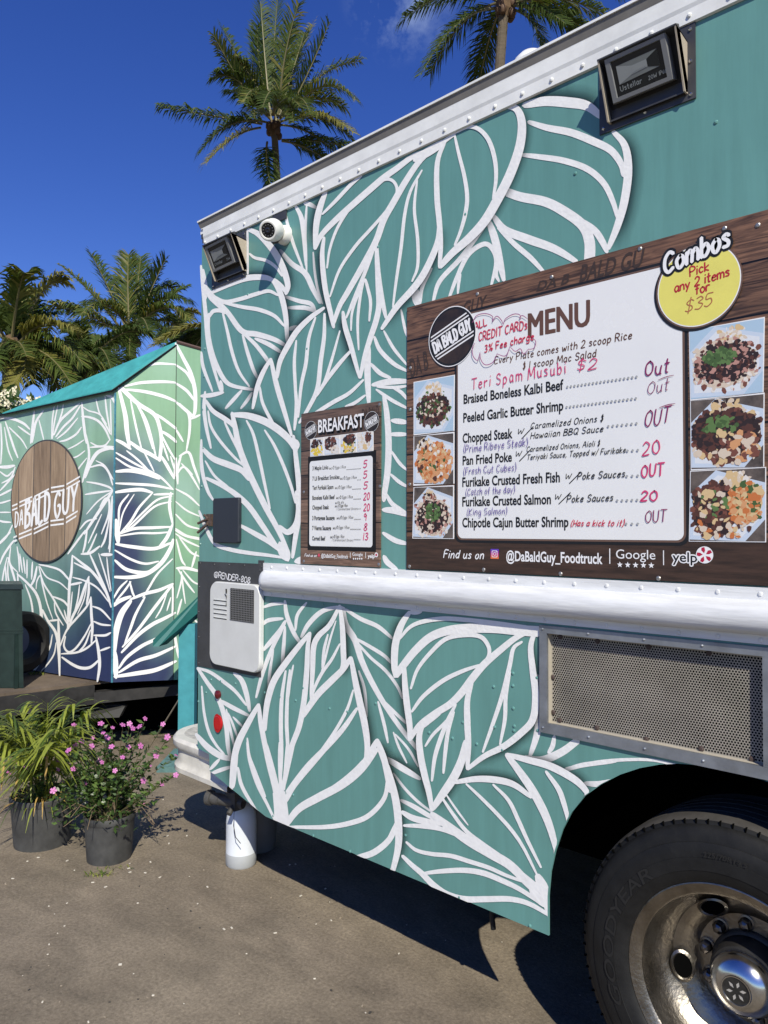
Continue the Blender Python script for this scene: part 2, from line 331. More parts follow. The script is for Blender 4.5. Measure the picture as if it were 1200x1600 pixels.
# single-stroke hand lettering, cap height 1, each glyph: width | polylines
G = {}
def _g(ch, w, s): G[ch] = (w, [[Vector((float(a), float(b))) for a, b in (q.split(',') for q in pl.split())] for pl in s.split('/')])
for row in '''A .62 0,0 .3,1 .62,0/.1,.35 .52,.38
B .55 0,0 0,1/0,1 .4,.95 .45,.7 0,.52/0,.52 .5,.42 .5,.1 0,0
C .55 .52,.85 .3,1 .05,.75 .02,.3 .25,0 .52,.15
D .58 0,0 0,1/0,1 .45,.85 .55,.45 .35,.05 0,0
E .48 .45,1 0,.97 0,0 .47,.02/0,.52 .4,.54
F .46 .46,1 0,.97 0,0/0,.52 .38,.54
G .6 .55,.85 .3,1 .04,.7 .04,.3 .3,0 .55,.2 .55,.45 .33,.45
H .56 0,0 0,1/.55,0 .55,1/0,.5 .55,.52
I .1 .05,0 .05,1
K .55 0,0 0,1/.5,1 0,.45 .52,0
L .48 0,1 0,0 .47,.03
M .75 0,0 .08,1 .36,.3 .66,1 .75,0
N .6 0,0 .03,1 .56,0 .6,1
O .62 .32,1 .05,.75 .05,.25 .3,0 .56,.25 .57,.75 .32,1
P .52 0,0 .02,1 .4,.95 .48,.7 .3,.5 .02,.48
R .54 0,0 0,1 .4,.95 .46,.7 .3,.52 0,.5/.2,.5 .54,0
S .52 .5,.85 .28,1 .05,.82 .12,.58 .42,.42 .48,.15 .25,0 .02,.12
T .56 .28,0 .28,1/0,1 .6,1.02
U .58 0,1 .03,.25 .25,0 .5,.2 .56,1
W .8 0,1 .2,0 .4,.65 .6,0 .8,1
Y .55 0,1 .28,.5/.56,1 .28,.5 .24,0
a .46 .42,.55 .2,.65 .02,.35 .15,.02 .38,.2/.42,.6 .42,.1 .48,0
b .44 .02,1 .02,0/.02,.45 .28,.62 .42,.32 .25,.02 .02,.1
c .4 .38,.5 .2,.62 .03,.35 .15,.02 .38,.1
d .46 .42,1 .42,0/.42,.5 .2,.62 .03,.3 .18,.02 .42,.2
e .42 .04,.32 .38,.38 .3,.6 .1,.5 .03,.2 .18,.01 .4,.1
f .32 .34,.92 .2,1 .14,.85 .12,0/0,.58 .3,.6
g .46 .42,.58 .2,.64 .03,.35 .18,.06 .42,.25/.42,.6 .42,-.15 .2,-.3 .02,-.2
h .44 .02,1 .02,0/.02,.4 .25,.62 .4,.45 .42,0
i .12 .05,.6 .05,0/.05,.85 .07,.9
j .2 .14,.6 .14,-.15 0,-.28/.14,.85 .16,.9
k .42 .02,1 .02,0/.38,.6 .02,.28 .4,0
l .12 .05,1 .05,.0
m .68 .02,.6 .02,0/.02,.42 .2,.62 .32,.45 .32,0/.32,.42 .5,.62 .64,.42 .66,0
n .44 .02,.6 .02,0/.02,.4 .22,.62 .38,.48 .42,0
o .44 .22,.63 .03,.4 .08,.1 .25,0 .41,.22 .38,.5 .22,.63
p .44 .02,.6 .02,-.3/.02,.45 .25,.63 .42,.35 .25,.02 .02,.1
r .34 .02,.6 .02,0/.02,.38 .18,.6 .34,.55
s .36 .34,.52 .18,.63 .04,.5 .3,.25 .28,.05 .02,.06
t .34 .15,.95 .15,.1 .3,.02/0,.62 .32,.64
u .44 .02,.6 .04,.15 .2,0 .38,.18/.4,.6 .4,.1 .46,0
v .4 0,.6 .2,0 .4,.62
w .6 0,.6 .14,0 .3,.45 .44,0 .6,.62
y .44 0,.6 .2,.1/.42,.62 .1,-.3
z .42 .02,.6 .38,.6 .02,0 .4,.02
x .42 .02,.6 .4,0/.4,.6 .02,0
q .44 .4,.6 .2,.62 .03,.3 .18,.04 .4,.2/.42,.6 .42,-.3
Q .64 .32,1 .05,.75 .05,.25 .3,0 .56,.25 .57,.75 .32,1/.35,.3 .64,-.06
V .56 0,1 .27,0 .56,1
X .56 0,1 .55,0/.55,1 0,0
Z .52 .02,1 .5,1 0,0 .52,.02
J .4 .36,1 .36,.2 .18,0 .0,.15
0 .52 .27,1 .04,.7 .06,.2 .28,0 .5,.3 .46,.8 .27,1
1 .15 .08,1 .08,0
2 .5 .03,.78 .22,1 .45,.8 .35,.45 0,0 .5,.02
3 .48 .04,.9 .28,1 .43,.78 .18,.55 .46,.35 .3,.03 .02,.08
4 .5 .36,0 .36,1 0,.32 .5,.34
5 .46 .45,1 .1,.97 .06,.58 .35,.58 .44,.25 .2,0 .0,.1
6 .46 .4,.95 .12,.65 .04,.25 .24,0 .44,.25 .25,.48 .06,.3
7 .48 .02,.97 .48,.98 .15,0
8 .46 .24,.52 .06,.75 .25,1 .42,.78 .24,.52 .03,.22 .22,0 .45,.22 .24,.52
9 .46 .42,.75 .2,.98 .04,.7 .25,.5 .42,.75 .38,0
$ .5 .48,.82 .28,.95 .06,.78 .14,.58 .4,.42 .44,.18 .22,.05 .02,.15/.26,1.15 .22,-.12
% .62 .58,1 .04,0/.14,.95 .03,.8 .14,.65 .25,.8 .14,.95/.48,.35 .38,.2 .48,.03 .6,.18 .48,.35
/ .35 0,-.1 .36,1.05
( .2 .18,1.1 .03,.6 .04,.2 .18,-.15
) .2 .0,1.1 .15,.6 .14,.2 .0,-.15
& .36 .3,.7 .16,.95 .05,.72 .28,.45 .3,.2 .15,0 .02,.2/.17,1.1 .17,-.15
' .1 .06,1.05 .03,.82
, .12 .08,.08 .02,-.15
. .12 .05,.0 .08,.04
- .3 0,.45 .28,.47
_ .5 0,-.08 .5,-.08
| .1 .05,-.2 .05,1.1
@ .8 .52,.6 .35,.7 .24,.45 .32,.25 .5,.4 .52,.65 .55,.28 .72,.4 .7,.8 .4,1 .08,.75 .08,.25 .35,0 .65,.08'''.splitlines():
    a, b, c = row.split(' ', 2); _g(a, float(b), c)
def hand(mb, txt, x0, y0, x1, h, m, thick=0.1, slant=0.0, y=-0.0105, ang=0.0, seed=1, place=None, jit=0.03, gap=0.2):
    rnd = random.Random(seed); pen = 0; lines = []
    for ch in txt:
        if ch == ' ': pen += 0.38; continue
        w, pls = G.get(ch) or G.get(ch.upper()) or G['o']
        dy = rnd.uniform(-jit, jit)
        for pl in pls: lines.append([Vector((pen+p.x+slant*p.y+rnd.uniform(-jit, jit)*0.5, p.y+dy+rnd.uniform(-jit, jit)*0.5)) for p in pl])
        pen += w+gap
    W0 = pen-gap
    if place is None:
        a = on(x0, y0, y); wd = on(x1, y0, y).x-a.x; ht = on(x0, y0-h, y).z-a.z; ca, sa = math.cos(ang), math.sin(ang)
        def place(X, Z, o): return Vector((a.x+X*wd*ca-Z*ht*sa, y-o, a.z+X*wd*sa+Z*ht*ca))
        asp = (wd/W0)/ht
    else: asp = place.asp/W0
    for pl in lines:
        o = nxt()
        # work in a metric where 1 unit = cap height
        Q = [Vector((p.x*asp, p.y)) for p in pl]
        ribbon(mb, Q, [thick], lambda q: place(q.x/asp/W0, q.y, o), m, taper=False)
class Placer:
    def __init__(s, origin, ux, uz, n): s.o, s.ux, s.uz, s.n = Vector(origin), Vector(ux), Vector(uz), Vector(n).normalized(); s.asp = s.ux.length/s.uz.length
    def __call__(s, X, Z, o): return s.o+s.ux*X+s.uz*Z+s.n*o
def disc(mb, c, r, m=0, y=-0.0105, n=40, rz=None, a0=0):
    o = nxt(); mb.poly([(c[0]+r*math.cos(a0+2*math.pi*i/n), y-o, c[1]+(rz or r)*math.sin(a0+2*math.pi*i/n)) for i in range(n)], m)
def quadpx(mb, pts, m=0, y=-0.0105, rad=0.0):
    o = nxt(); P = [on(px, py, y) for px, py in pts]
    mb.poly([(p.x, p.y-o, p.z) for p in P], m)
def rrect(x0, z0, x1, z1, r, n=6):
    out = []
    for cx, cz, a in ((x1-r, z1-r, 0), (x0+r, z1-r, 90), (x0+r, z0+r, 180), (x1-r, z0+r, 270)):
        for i in range(n+1): q = R(a+90*i/n); out.append((cx+r*math.cos(q), cz+r*math.sin(q)))
    return out
# ================================================================== the mural on the truck (traced strokes, in crops of the photo, laid on the real wall)
MURAL_BACK = '''C 300 280 3.3333
18 485,165 500,240 530,340 580,470;26 540,140 570,200 585,300 595,450;16 598,135 590,300 598,480;24 585,128 610,130 650,150
14 632,380 640,480 655,570 680,650;30 460,370 520,440 590,490 630,570 668,645;24 480,610 560,635 620,650 645,695;24 500,670 590,670 645,690;24 505,782 552,768
18 60,470 75,580 62,650
24 950,820 980,890 1050,960 1122,1000;18 1000,790 1050,880 1122,970;16 1090,680 1110,780 1128,830;24 930,960 980,1010 1035,1035
34 940,1072 1030,1055 1128,1052;20 1040,1080 1090,1110 1125,1150;20 960,1095 1040,1150 1125,1195;34 922,870 915,1000 922,1170
20 175,1195 215,1150 260,1100;18 255,1195 290,1150 315,1110
C 480 140 3.3333
26 655,1110 690,1000 790,890 860,800 940,690;20 590,1115 600,1030 650,930;46 560,1030 575,1125;16 785,1065 790,1010 800,960
26 740,1085 780,980 840,860 920,805 965,830 985,900 960,1020;20 1000,900 985,960 1000,1000
C 760 0 2.727
lll46 160,450 250,432 350,437 430,452 492,500;ll36 540,560 590,620 605,720 590,850 560,960 520,1060
34 180,520 260,545 360,565 450,600 530,640 575,700 585,750;28 150,660 220,668 330,685 430,720 500,780 540,860 560,930
40>46>50 90,820 150,840 250,860 330,900 410,960 440,1030 440,1115;30 400,935 460,980 495,1030 515,1075
38 30,920 80,980 180,1020 290,1060 385,1115;24 50,970 120,1040 190,1100 250,1165;34 10,940 40,1030 75,1195
C 300 600 3.3333
34 1000,60 1015,150 1025,300 1020,450 1005,560 1000,610;30 1040,190 1122,200;24 1030,262 1122,262;18 1040,350 1080,410 1122,450
20 1035,470 1080,510 1122,535;24 1010,570 1040,620 1080,650 1122,675;36 995,655 1060,660 1122,682;28 995,775 1060,815 1122,832;30 1000,895 1020,930 1070,968
18 965,15 1060,18 1122,10
C 300 880 3.3333
18 365,232 420,214 478,210;22 365,322 400,297 475,288;26 370,455 410,410 460,350 488,300;22 335,700 370,570 420,440 470,350;16 400,700 405,580 425,450;20 470,540 478,440 486,330
24 485,195 495,270 530,360 568,420;18 540,350 550,270 598,205;26 570,385 610,315 680,250 772,226
40>22 780,235 800,320 850,400 890,520 960,660 1040,790 1120,900 1190,985;24 800,240 880,290 970,330 1045,392;20 850,390 920,430 1000,480 1042,522;18 850,400 930,490 1010,560 1070,640 1098,705
16 870,560 900,660 912,800;18 970,690 1050,770 1130,845;18 970,720 1000,830 1022,935;14 1050,880 1080,960 1120,1040;14 1060,890 1130,970 1180,1060
C 560 920 3.3333
36 936,450 942,640 930,760 895,870;26 1022,765 1012,820 990,855;30>46>40 868,880 960,890 1060,850 1142,790
C 600 1160 3.3333
26 945,142 1050,115 1210,98;32 1045,212 1120,216 1200,198
l34 10,80 90,130 190,190;16 50,160 110,240 180,310 250,362;26 88,300 150,330 220,372 300,420
C 840 1160 3.3333
24>14 150,140 300,105 450,90 600,92 740,122
'''
MURAL_MID = '''C 300 280 3.3333
22 48,450 58,560 72,700 82,830 100,930 148,1100;18 50,900 60,980 108,1105;24 48,1130 100,1125 165,1110;22 150,1050 158,1110
l36 295,262 345,285 400,340 440,395 478,470 500,550 490,598;18 290,262 288,380 292,495;18 300,388 330,410 390,425 440,460 470,505
l32 100,592 200,545 290,515 380,512 430,530;l30 415,520 445,560 470,620 490,720 498,850;22 430,520 470,560 490,592
22 100,600 170,637 250,625 330,600 400,583 450,605;22 150,640 260,665 350,680 430,712 482,765
30 90,595 180,685 260,790 340,808 430,835 495,870;22 265,800 330,860 385,930 405,965;24 330,830 400,860 470,905
20 265,810 290,900 320,990 348,1045;18 160,690 185,790 210,900 245,1000 300,1080
22 90,720 112,688 150,685 175,700;25 90,700 85,780 97,870 125,960 170,1045 220,1078 330,1098
30>40>30 65,560 110,620 170,680
C 300 600 3.3333
20 70,40 64,120 75,220 100,335;l26 72,85 110,140 170,180 210,210 240,250;16 85,140 100,220 150,300 230,390 290,440;16 170,195 200,260 240,340 275,430
20 50,290 50,400 60,480 85,560 112,605;34 55,335 110,388 190,420 260,450 300,500;14 70,400 120,480 190,535
30 75,490 160,530 230,575 300,640 370,740 430,830 470,885;28 250,735 330,780 400,820 465,872;22 38,660 70,740 120,830 200,862 300,880 400,892 480,905
18 285,190 320,260 350,380 380,520 408,650;18 380,240 430,320 480,430 520,540 540,620
34 545,560 558,650 545,730 500,772 455,740
l40 208,160 290,165 380,195 450,237 510,292 545,350;34 210,150 225,220 245,320 280,420 330,530 390,650 450,760 505,880
r30 530,270 545,400 560,560 555,700 540,800 525,905;50 530,290 545,340;60 460,830 500,915;40 540,925 620,905
C 300 880 3.3333
20 30,545 100,570 170,620 230,670 285,740;28 220,572 260,610 285,680 302,770;26 30,545 80,620 130,690 160,760 180,850 190,960 205,1030
16 52,640 65,780 90,880 130,950 170,995;24 150,715 210,750 300,795;15 180,760 200,860 225,965;13 190,780 215,840 242,915;13 215,800 268,855
34 22,890 80,955 150,1003 215,1022;20 95,1075 145,1020;22 100,1097 150,1077 205,1060
'''
MURAL_FRONT = '''C 300 280 3.3333
r30 690,670 620,720 550,790 500,870 460,950 445,1035;r26 412,935 370,1010 340,1090 318,1195;28 412,935 430,1020 450,1100 480,1200 520,1335
20 645,720 610,830 595,960 570,1080 555,1240;18 545,840 535,950 540,1080 548,1240;24 692,700 690,820 672,950 655,1090 610,1190 560,1270
16 772,790 730,940 690,1060 655,1115;22 832,890 770,960 700,1050 650,1130;22 895,1045 820,1115 740,1160 660,1210 590,1260;18 905,1125 850,1165 800,1185
C 300 600 3.3333
18 355,15 370,100 420,200 445,235;20 545,40 545,140 535,240
C 480 140 3.3333
r34 100,530 70,610 50,700 42,830;34 42,830 75,760 150,680 250,590 330,520 400,460 470,410 560,345 650,315;20 80,650 150,580 230,495 285,450
r28 90,770 80,850 85,950 100,1060 130,1190 140,1240
18 105,930 120,830 160,720 230,610 320,520 400,470 450,478 470,530 440,610 385,665;18 120,1080 170,940 250,820 330,730 400,650 450,580
34 135,1230 170,1130 210,1060 290,920 360,790 400,680 450,590 520,470 590,370 660,310 770,232;20 205,1190 250,1080 300,960 340,850 352,790
30 362,795 370,950 385,1060 412,1190;18 448,1135 465,1000 490,830 510,650 540,530 600,420;18 575,470 560,620 577,780 577,920 548,1000
r36 390,1247 470,1130 560,1030 620,940 680,800 690,700;30 720,270 680,380 678,560 690,690 697,820 690,925
r50 692,925 760,850 850,770 930,680 1000,560 1060,440 1108,300 1120,180 1095,105 1040,85
22 770,240 790,330 820,450 835,560 825,650 800,740 770,812;24 768,228 840,195 900,210 950,270 980,370 985,470 970,570
46 560,370 640,320 720,270
C 300 280 3.3333
r28 788,690 800,770 830,870 875,1035;30 878,1035 900,930 930,830 960,740 975,660 970,560 962,400;14 830,790 835,700 860,620 900,530;16 870,890 865,740 880,600 900,520;18 925,740 932,640 915,560 905,520
C 300 880 3.3333
r30 772,220 720,320 660,380 635,440 630,560 622,700;l30 772,222 785,330 790,450 790,530 765,585;12 752,300 720,400 690,520 672,585;16 710,370 690,450 680,545;18 772,420 730,500 680,570 640,650 615,730
r34 617,362 560,430 490,520 430,610 400,700 385,790 382,870;30 617,362 605,440 600,560 585,720 560,850 520,960 490,1100 468,1200
36 830,490 790,550 730,610 660,680 610,750 580,800;l36 830,490 850,600 875,720 900,830 915,940 908,1025;40 908,1020 860,1080 790,1140 700,1195
18 842,660 810,760 750,870 680,970 635,1025;30 862,755 790,860 700,960 600,1060 495,1190;20 512,555 500,680 495,830 500,980 482,1180;22 490,560 470,700 465,850 468,1000 458,1200;14 530,530 512,620 505,700
r36 350,735 290,840 245,930 220,1030 205,1190;28 350,735 360,830 385,960 410,1080 440,1200;16 290,910 300,1000 330,1080 385,1215
l34 967,918 1000,1010 1020,1100 1032,1190;34 967,918 930,990 888,1050
C 340 1160 3.3333
36 100,30 85,150 80,235;18 155,0 170,100 210,220 260,320 318,440;20 108,130 130,230 215,375;38 250,0 280,130 310,260 335,430;22 325,0 330,240;20 365,0 358,120 345,240;18 402,0 370,130 350,230
36 592,0 500,100 400,220 355,310;44 832,35 750,140 650,220 520,290 420,350 345,450;28 888,190 870,290 790,380 690,420 560,440 380,440
l40 840,20 890,150 930,300 945,440 940,560 900,720;34 942,400 900,500 820,570 735,600 690,625;70>84 322,260 332,345 338,440
C 600 1160 3.3333
24 62,425 30,500 -5,545;34 95,360 150,392 220,410 310,425;26 105,432 200,435 300,450 400,490
24 118,518 170,560 250,580 350,590 450,620 550,652 640,692 760,735;34 98,590 150,640 200,682 260,742 330,790 420,815 540,815 660,815 760,840 875,905
30 205,682 300,670 420,665 520,680 620,720 720,770 870,870;50 250,370 330,430 440,510 560,580 660,640 760,740 870,850
22 300,280 360,370 430,460 520,530 620,600 720,680 800,740;12 320,262 380,350 440,430;20 430,215 500,280 590,370 670,460 730,550 800,690;22 570,218 650,300 700,400 750,510 820,650
l40 640,62 750,90 860,120 960,170 1030,222 1085,295;44 640,62 700,140 770,240 830,350 870,450 905,580;l36 365,208 480,190 590,195 680,220 770,285;28 845,150 910,240 940,320 968,425
80 770,750 870,850;60 800,690 850,800 870,905
C 560 920 3.3333
r38 270,120 225,190 195,290 190,400 195,452;38>50>60 195,452 235,400 300,320 380,250 480,215 600,205 720,205 830,215 940,222;24 215,262 270,200 340,170 450,155 600,165 740,180 900,200
r34 240,390 245,500 255,600 270,720 268,788;40 268,788 320,710 400,650 480,600 540,540 600,460 660,390 740,320 830,250 930,205
24 275,520 310,420 380,330 460,260 560,240 640,250 680,300 680,350 645,395;24 280,640 340,560 440,480 540,430 640,395
r36 350,680 320,760 325,860 345,960 370,1060 385,1155;r46 385,1150 440,1070 500,980 540,890 562,790;18 350,820 390,760 440,710 475,670;24 385,1000 400,880 430,780 470,680 510,600;22 445,960 455,850 470,740 500,640;40 330,720 370,680 430,640
34 595,480 570,580 570,700 575,820 570,938;r38 570,938 660,870 760,820 850,750 910,680 925,560 910,420 900,300 925,215;24 650,850 700,710 750,560 790,400 810,310 855,275;22 740,810 765,680 770,560 792,430
30 270,122 330,118
'''
truck = thing('food_truck', 'teal food truck covered in white painted leaves, parked on the right', 'food truck', (-0.9, 1.0, 0))
XR, XF, YB, ZT = -2.885, 2.6, 2.15, 2.762
def wall_poly(pts, y): return [(u, y, z) for u, z in pts]
ARCH = [(-1.129, 0.385), (-1.129, 0.493), (-1.122, 0.56), (-1.107, 0.622), (-1.085, 0.685), (-1.057, 0.74), (-1.016, 0.795), (-0.968, 0.837), (-0.915, 0.874), (-0.862, 0.902), (-0.81, 0.922), (-0.764, 0.934), (-0.71, 0.941), (-0.657, 0.943)]
ARCH += [(-1.314-u, z) for u, z in ARCH[-2::-1]]
OUT = [(XR, ZT), (XR, 0.552), (-2.795, 0.545), (-2.79, 0.474), (-2.4, 0.382)] + ARCH + [(-0.05, 0.385), (XF, 0.385), (XF, ZT)]
mb = MB()
VH = (-1.129, 0.970, -0.566, 1.219)          # opening behind the vent screen
ia = OUT.index((-1.129, 0.385)); AR = [q for q in OUT if q in ARCH]
left = [(XR, ZT)]+OUT[1:ia+1]+[(-1.129, ZT)]
mid = [q for q in ARCH if q[0] <= -0.566 and q != (-1.129, 0.385)]; right = [q for q in ARCH if q[0] > -0.566]
ze = 0.939
mb.poly(wall_poly(left, 0.0), 0); mb.poly(wall_poly(mid+[(-0.566, ze), (-0.566, VH[1]), (-1.129, VH[1])], 0.0), 0)
mb.poly(wall_poly([(-1.129, VH[3]), (-0.566, VH[3]), (-0.566, ZT), (-1.129, ZT)], 0.0), 0)
mb.poly(wall_poly([(-0.566, ze)]+right+OUT[ia+len(ARCH):ia+len(ARCH)+2]+[(XF, ZT), (-0.566, ZT)], 0.0), 0)
A = wall_poly(OUT, 0.0); B = wall_poly(OUT, 0.006)
for i in range(len(A)): j = (i+1) % len(A); mb.poly([A[i], A[j], B[j], B[i]], 0)
LAY[0] = 0
for dat in (MURAL_BACK, MURAL_MID, MURAL_FRONT):
    for fl, ws, P in parse(dat):
        for ch, sd in (('l', -1), ('r', 1)):
            if ch in fl: spray(mb, P, sd, TRUCK, 0.0008, 19*max(1, fl.count(ch)**.5), 0.92, 2)
    strokes(mb, dat, TRUCK, 0.0008, 1, ws_=0.94)
def rivet(mb, px, py, r=0.0052, m=0, y=0.0):
    p = on(px, py, y); mb.ball(p, r, m, 8, (1, 0.7, 1))
for px, py in ((899, 271), (1118.6, 191), (727.5, 335), (591, 386), (480, 545), (387.5, 460), (462, 1094.5), (474, 1075), (438, 1088.5), (515, 1107), (543, 1112), (587, 1099), (505.5, 944.5), (414, 1082), (330, 1062), (345, 1064), (368, 1068), (322, 1082), (310, 1096), (771.5, 1073), (801.5, 1052), (801.5, 1071.5), (839, 1059), (723.5, 1128.5), (773, 1136), (802, 1106.6), (803.6, 1134.5), (803, 1141.5), (840.5, 1141.5), (670.5, 1144.5), (707, 1153.5), (745, 1162.5), (785, 1172), (634, 1305), (828, 1446.5), (458, 1242), (489.5, 1305.5), (547, 1330), (718, 1402), (427, 1275), (318, 700), (317, 640), (315, 760), (320, 545), (319, 588), (313, 850)):
    rivet(mb, px, py, 0.0055)
mb.build('side_panel', ['teal', 'white', 'spray'], truck)
# shell
mb = MB()
mb.box((XR, 0.0255, 0.55), (XR+0.03, YB, 2.83)); mb.box((XF-0.03, 0.0255, 0.40), (XF, YB, 2.83)); mb.box((XR, YB, 0.38), (XF, YB+0.03, 2.83))
mb.build('body_shell', 'teal', truck)
mb = MB(); mb.box((XR+0.002, 0.031, 2.832), (XF-0.002, YB+0.02, 2.8735)); mb.build('roof', 'trim', truck)
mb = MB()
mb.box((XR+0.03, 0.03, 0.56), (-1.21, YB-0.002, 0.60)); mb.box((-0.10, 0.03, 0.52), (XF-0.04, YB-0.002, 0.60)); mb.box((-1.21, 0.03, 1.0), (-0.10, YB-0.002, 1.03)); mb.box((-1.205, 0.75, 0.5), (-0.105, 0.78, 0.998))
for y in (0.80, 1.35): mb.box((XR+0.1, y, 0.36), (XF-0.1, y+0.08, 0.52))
mb.box((-1.0, 0.9, 0.2), (-0.3, 1.3, 0.5)); mb.box((-2.5, 0.9, 0.22), (-1.3, 1.25, 0.36)); mb.box((-2.6, 1.9, 0.02), (2.2, 1.93, 0.559))  # last box: unseen sheet added to keep daylight out beneath the truck
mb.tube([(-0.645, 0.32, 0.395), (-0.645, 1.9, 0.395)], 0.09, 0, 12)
mb.build('chassis_and_light_block', 'pit', truck)
p = on(769, 1434, 0.06); mb = MB(); mb.tube([p+Vector((0, 0, 0.06)), p, on(771, 1452, 0.06)], 0.008, 0, 8); mb.build('hanging_pipe', 'black', truck)
# drain valve under the rear corner
p = on(338, 1248, 0.10); mb = MB(); ax = Vector((-0.92, -0.39, 0.02)).normalized()
mb.lathe([(0.001, -0.02), (0.026, -0.02), (0.026, 0.02), (0.033, 0.022), (0.033, 0.045), (0.027, 0.046), (0.026, 0.02), (0.001, 0.02)], p, ax, 0, 20)
mb.tube([p-ax*0.02, p-ax*0.14], 0.024, 0, 12); mb.box(tuple(p-ax*0.09-Vector((0.035, 0.02, 0.03))), tuple(p-ax*0.09+Vector((0.035, 0.02, 0.10)))); mb.tube([p-ax*0.1, p-ax*0.1+Vector((0.02, -0.05, -0.035))], 0.012, 0, 8)
mb.tube([p-ax*0.12+Vector((0, 0, 0.02)), p-ax*0.26+Vector((0, 0, 0.02))], 0.01, 0, 6)
q = p-ax*0.07
mb.build('drain_valve', mat('weathered_grey_plastic', (0.06, 0.058, 0.056), 0.6, noise=0.3, nscale=30), truck, True)
mb = MB(); dj = (ground(372, 1360)-CAM).dot(FWD)-0.035; w0 = at(366, 1262, dj); mb.tube([w0+Vector((0.01, 0.03, 0.06)), w0, at(365, 1290, dj-.005), at(368, 1308, dj-.01), at(376, 1318, dj-.015)], 0.0016, 0, 6); mb.build('loose_wire', 'black', truck)
# roof trim: flat band with rivets, drip lip above it
mb = MB()
u0, u1 = XR-0.002, XF
prof = [(-0.001, 2.755), (-0.009, 2.757), (-0.010, 2.790), (-0.013, 2.800), (-0.014, 2.838)]
a = [[mb.vert((u, y, z)) for y, z in prof] for u in (u0+0.03, u1)]
for k in range(len(prof)-1): mb.face((a[0][k], a[1][k], a[1][k+1], a[0][k+1]))
mb.box((u0+0.015, -0.014, 2.836), (u1, 0.06, 2.842)); 
mb.poly([(u0, -0.021, 2.8665), (u1, -0.021, 2.8665), (u1, -0.0146, 2.840), (u0+0.01, -0.0146, 2.840)], 1)
mb.box((u0, -0.025, 2.8665), (u1, 0.03, 2.8735))
for k in range(4): z0, z1 = 2.755+0.021*k, 2.755+0.021*(k+1); mb.box((u0+0.03*(1-k/4)**2-0.0, -0.008, z0), (u0+0.034, 0.03, z1), 2 if k < 3 else 0)
k = 0
for k in range(56): mb.ball((-2.072+0.0967*(k-8), -0.011, 2.774), 0.0062, 0, 8, (1, 0.7, 1)) if -2.86 < -2.072+0.0967*(k-8) < 2.55 else None
mb.build('roof_trim', ['trim', mat('drip_lip_grey', (0.165, 0.155, 0.14), 0.6, noise=0.15, nscale=12), 'charcoal'], truck)
mb = MB(); c = on(830, 82, 0.12); c.z = c.z-0.076; mb.lathe([(0.04, 2.868-c.z), (0.045, 0), (0.058, 0.03), (0.052, 0.05), (0.035, 0.068), (0.014, 0.075), (0.0005, 0.076)], c, (0, 0, 1), 0, 24); mb.build('roof_vent_cap', 'trim', truck, True)
# rub rail
mb = MB(); ua = -2.418
prof = [(-0.0005, 1.376), (-0.006, 1.375), (-0.006, 1.346)]
for i in range(13):
    q = R(80-160*i/12); prof.append((-0.010-0.042*max(0, math.cos(q))**0.8, 1.306+0.0375*math.sin(q)/math.sin(R(80))))
prof += [(-0.006, 1.266), (-0.006, 1.246), (-0.0005, 1.245)]
us = [(ua, 0.0), (ua+0.006, 0.45), (ua+0.016, 0.75), (ua+0.032, 0.93), (ua+0.05, 1.0), (XF, 1.0)]
rows = [[mb.vert((u, y if y > -0.0065 else -0.006+(y+0.006)*s, z)) for y, z in prof] for u, s in us]
for Aa, Bb in zip(rows, rows[1:]):
    for k in range(len(prof)-1): mb.face((Aa[k], Bb[k], Bb[k+1], Aa[k+1]))
mb.face(rows[0])
for k in range(54):
    u = -2.365+0.0945*k
    if u > 2.5: break
    for z in (1.3605, 1.2555): mb.ball((u, -0.006, z), 0.0058, 0, 8, (1, 0.7, 1))
mb.build('rub_rail', 'alu', truck, True)
mb = MB(); mb.box((-2.452, -0.005, 1.235), (ua-0.0015, 0.0, 1.385))
for du, z in ((-2.44, 1.37), (-2.427, 1.36), (-2.44, 1.25), (-2.427, 1.34), (-2.44, 1.345)): mb.ball((du, -0.005, z), 0.004, 0, 8)
mb.build('rail_end_plate', 'charcoal', truck)
# black plate with heater door, lettering
mb = MB()
Q = [on(*p) for p in ((310.5, 877), (409.5, 881), (408.5, 1058), (309, 1040))]
mb.hexa([(p.x, -0.004, p.z) for p in Q], [(p.x, -0.0002, p.z) for p in Q])
for px, py in ((313, 880), (335, 882), (358, 882.5), (382, 883.5), (406, 884), (311.5, 917), (310.5, 956), (310.5, 995), (310.5, 1036)): rivet(mb, px, py, 0.004, 0, -0.004)
LAY[0] = 0; hand(mb, '@RENDER-808', 334, 902, 390.5, 9, 1, 0.14, 0.1, -0.0045, R(-3), 3, None, 0.05, 0.1)
pl = mb.build('equipment_plate', ['charcoal', 'inkwhite'], truck)
mb = MB(); a = on(328, 1037, -0.02); b = on(407.3, 915.5, -0.02)
rr = rrect(a.x, 0.938, b.x, b.z+0.003, 0.045, 8)
mb.hexa([(u, -0.024, z) for u, z in rrect(a.x+0.004, 0.942, b.x-0.004, b.z-0.001, 0.042, 8)], [(u, -0.018, z) for u, z in rr]); mb.hexa([(u, -0.018, z) for u, z in rr], [(u, -0.004, z) for u, z in rr])
hd = mb.build('heater_door', 'heater', truck)
mb = MB(); a = on(359.6, 969, -0.0245); b = on(397, 922, -0.0245)
mb.poly([(a.x, -0.0246, a.z), (b.x, -0.0246, a.z), (b.x, -0.0246, b.z), (a.x, -0.0246, b.z)], 0)
for i in range(15): u = a.x+(b.x-a.x)*(i+0.5)/15; mb.box((u-0.0013, -0.0262, a.z), (u+0.0013, -0.0250, b.z), 1)
